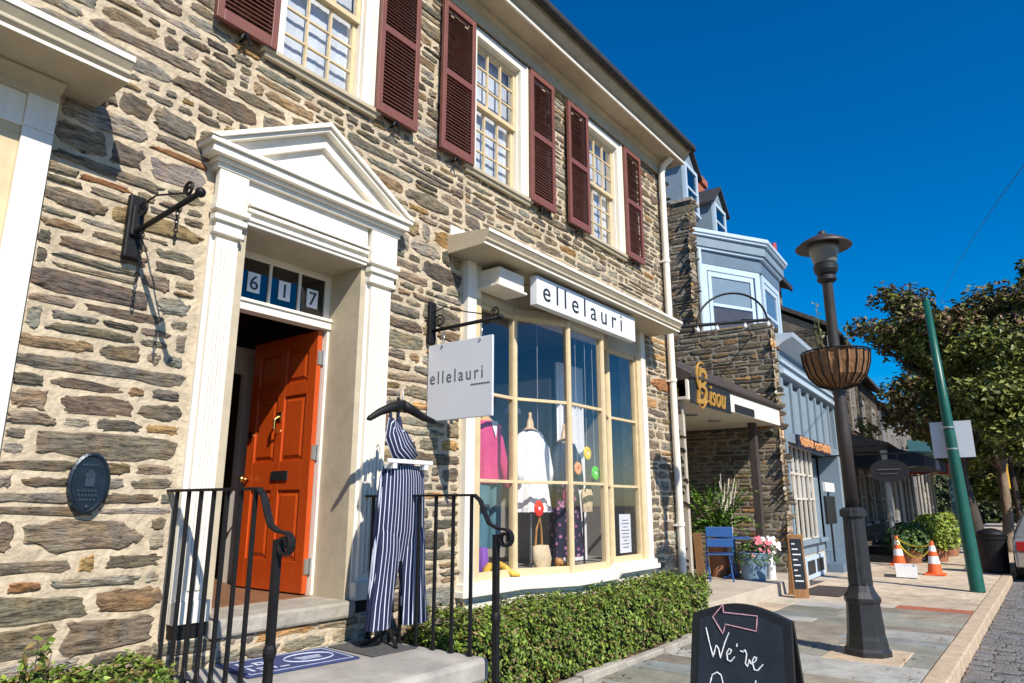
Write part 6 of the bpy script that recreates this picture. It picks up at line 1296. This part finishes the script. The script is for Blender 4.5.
# ---- street trees
def tree(label, x, y, h0, crown, seed, cols, n, size, group=None, barkm='bark', lean=(0, 0), tips=None, name='street_tree', tr=0.16):
    t = thing(name, label, 'tree', (x, y, 0), 0, group); r = random.Random(seed); b = MB()
    cx, cy, cz, rx, ry, rz_ = crown
    top = Vector((cx, cy, cz+rz_*0.4)); p0 = Vector((x, y, -0.05)); p1 = Vector((x+lean[0], y+lean[1], h0))
    trunk = [p0, p0+Vector((0, 0, 0.25)), p0.lerp(p1, 0.5)+Vector((0.05, -0.04, 0)), p1, p1.lerp(top, 0.4)+Vector((0.1, 0.05, 0)), p1.lerp(top, 0.75), top]
    b.tube(trunk, [tr*1.35, tr*1.1, tr*0.95, tr*0.85, tr*0.6, tr*0.35, tr*0.12], 10)
    cl = []
    for k in range(32):
        a = r.random()*2*pi; e = r.uniform(-0.85, 0.9); q_ = r.uniform(0.55, 1.0); c = sqrt_(1-min(0.98, abs(e))**2)
        end = Vector((cx+rx*q_*c*cos(a), cy+ry*q_*c*sin(a), cz+rz_*q_*e)); st_ = Vector(trunk[r.choice((3, 3, 4, 4, 5))]); mid = st_.lerp(end, 0.5)+Vector((r.gauss(0, .2), r.gauss(0, .2), 0.25))
        b.tube([st_, mid, end], [tr*0.32, tr*0.18, tr*0.05], 6); cl.append((end, r.uniform(0.45, 0.95))); cl.append((mid.lerp(end, 0.4), r.uniform(0.4, 0.8)))
        for _ in range(2):
            e2 = end+Vector((r.gauss(0, .45), r.gauss(0, .45), r.gauss(0.1, .35))); b.tube([mid.lerp(end, .5), e2], [tr*0.1, tr*0.03], 5); cl.append((e2, r.uniform(0.3, 0.6))); cl.append((end.lerp(e2, 0.45), r.uniform(0.3, 0.55)))
    obj('trunk', b, barkm, t, smooth=True); b = MB(); tot = sum(s_**2 for _, s_ in cl)
    for c, s_ in cl:
        k = int(n*s_**2/tot); cs = cols
        if tips and (c.z > cz+rz_*0.25 or c.y > cy+ry*0.45): cs = tips+cols[:2]
        cc = [tuple(v_*f_ for v_ in q_) for q_ in cs for f_ in (r.uniform(0.7, 1.3),)]; pts = []
        for _ in range(k):
            d_ = Vector((r.gauss(0, 1), r.gauss(0, 1), r.gauss(0, 0.75))); d_ = d_.normalized()*s_*0.75*r.random()**0.45; pts.append((c+d_, (d_.x, d_.y, d_.z+0.3)))
        leaf_cards(b, pts, size, r, cc, 0.3)
    obj('crown', b, 'leaf', t)
sqrt_ = math.sqrt
OL = [(0.10, 0.12, 0.020), (0.15, 0.165, 0.028), (0.070, 0.09, 0.016), (0.20, 0.205, 0.04)]; BR = [(0.16, 0.085, 0.05), (0.11, 0.075, 0.035), (0.13, 0.10, 0.035)]
tree('street tree with brown-tinged leaves behind the green pole', 21.3, 1.58, 2.3, (22.0, 1.30, 5.15, 2.1, 2.5, 3.3), 91, OL, 32000, 0.095, 'street trees along the kerb', lean=(0.3, 0.25), tips=BR)
tree('second street tree with fuller olive-green crown at the kerb', 28.3, 1.35, 2.6, (28.3, 0.3, 5.2, 3.4, 3.6, 4.2), 92, OL, 34000, 0.125, 'street trees along the kerb', barkm='bark_tan', lean=(0.2, -0.1))
tree('far street tree closing the view at the end of the kerb', 41, 1.4, 2.4, (41, 1.2, 5.2, 4.0, 4.4, 4.2), 93, OL, 16000, 0.17, 'street trees along the kerb')
tree('far street tree on the left side of the street behind the row houses', 52, 4.0, 2.2, (52, 3.2, 4.8, 4.0, 4.6, 4.2), 94, OL, 12000, 0.2, 'street trees along the kerb')
tree('bushy far street tree low over the kerb past the traffic light', 46, 0.2, 1.4, (46, 0.2, 3.6, 3.0, 3.6, 3.4), 96, OL, 12000, 0.17, 'street trees along the kerb')
tree('farthest street tree beyond the traffic light', 60, -1.5, 2.0, (60, -0.5, 4.6, 4.0, 5.5, 4.6), 95, OL, 14000, 0.22, 'street trees along the kerb')

r = random.Random(97); b = MB(); pts = []
for _ in range(14000):
    y = r.uniform(-9, 9); z = 7.5*r.random()*(0.75+0.35*mnoise.noise((y*0.5, 2, 1))); pts.append(((75+r.gauss(0, 2.0), y, z), (-1, 0, 0.5)))
leaf_cards(b, pts, 0.28, r, [(0.06, 0.075, 0.02), (0.09, 0.10, 0.025), (0.045, 0.055, 0.015)])
tag(obj('far_trees', b, 'leaf'), 'far dark trees massed across the end of the street', 'trees', kind='stuff')
# parked car at the right edge
t = thing('parked_car', 'silver parked car at the kerb beyond the litter bin', 'car', (20.9, -0.02, -0.13))
b = MB(); prof = [(-2.1, 0.32), (-2.15, 0.62), (-2.05, 0.92), (-1.7, 0.98), (-1.1, 1.40), (0.35, 1.44), (1.05, 1.0), (1.9, 0.86), (2.12, 0.62), (2.1, 0.30)]
secs = ((-0.86, 0.9), (-0.80, 0.985), (-0.62, 1.0), (0, 1.015), (0.62, 1.0), (0.80, 0.985), (0.86, 0.9)); n = len(prof)
for (yy, k) in secs:
    for (xx, zz) in prof:
        f = 1.0 if zz < 0.99 else (0.80 if abs(yy) > 0.7 else 0.9); b.v.append((xx*(0.97 if abs(yy) > .7 else 1), yy*f, 0.30+(zz-0.30)*k))
for i in range(len(secs)-1): b.f += [(i*n+k, i*n+(k+1) % n, (i+1)*n+(k+1) % n, (i+1)*n+k) for k in range(n)]
b.f += [tuple(range(n))[::-1], tuple(range((len(secs)-1)*n, len(secs)*n))]
obj('body', b, 'car_silver', t, local=True, bevel=0.03)
b = MB()
for s_ in (-1, 1): b.add([(-1.45, s_*0.845, 0.99), (0.85, s_*0.845, 1.0), (0.30, s_*0.70, 1.36), (-1.02, s_*0.70, 1.34), (-1.45, s_*0.80, 0.99), (0.85, s_*0.80, 1.0), (0.30, s_*0.66, 1.36), (-1.02, s_*0.66, 1.34)], [(0, 1, 2, 3), (7, 6, 5, 4), (0, 4, 5, 1), (2, 6, 7, 3)])
b.add([(-1.74, -0.60, 0.99), (-1.74, 0.60, 0.99), (-1.22, 0.55, 1.36), (-1.22, -0.55, 1.36)], [(0, 1, 2, 3)]); obj('windows', b, 'glass_dark', t, local=True)
for sx_ in (-1.3, 1.32):
    for sy in (-0.80, 0.80):
        b = MB(); b.tube([(sx_, sy-0.1, 0.32), (sx_, sy+0.1, 0.32)], 0.32, 24); wh = obj('wheel', b, 'rubber', t, local=True, bevel=0.02); b = MB(); b.tube([(sx_, sy-0.105, 0.32), (sx_, sy+0.105, 0.32)], 0.2, 16); obj('rim', b, 'steel', wh, local=True)
for sy in (-0.68, 0.68): b = MB(); b.box(-2.16, -2.05, sy-0.12, sy+0.12, 0.66, 0.86); obj('tail_light', b, 'lamp_red', t, local=True, bevel=0.01)
# overhead cable
t = tag(obj('overhead_cable', MB().tube([(20+2*i, -0.579+2.109*(i/7), 9.655+2.418*(i/7)-0.25*(i/7)*(1-i/7)*-4*0.3) for i in range(-4, 20)], 0.010, 5), 'letter_black'), 'thin black overhead cable crossing the blue sky', 'cable')

# a scatter of fallen leaves and litter along the bed edging and the kerb
r = random.Random(123); b = MB(); pts = []
for _ in range(150):
    if r.random() < 0.55: x, y = r.uniform(4.2, 9.2), 3.40-abs(r.gauss(0, 0.10))
    else: x, y = r.uniform(6.5, 16), 1.16+abs(r.gauss(0, 0.25))
    pts.append(((x, y, 0.006+r.random()*0.006), (0, 0, 3.0)))
for _ in range(140): pts.append(((r.uniform(4.2, 8.9), r.uniform(3.52, 3.62), 0.05), (0, 0, 2.0)))
for _ in range(120): pts.append(((r.uniform(5.5, 18), 0.93-abs(r.gauss(0, 0.05)), -0.112), (0, 0, 3.0)))
leaf_cards(b, pts, 0.022, r, [(0.20, 0.11, 0.045), (0.28, 0.18, 0.07), (0.12, 0.07, 0.035), (0.18, 0.17, 0.05)], 0.6)
tag(obj('fallen_leaves', b, 'leaf'), 'brown fallen leaves scattered along the bed edging and kerb', 'leaves', kind='stuff')
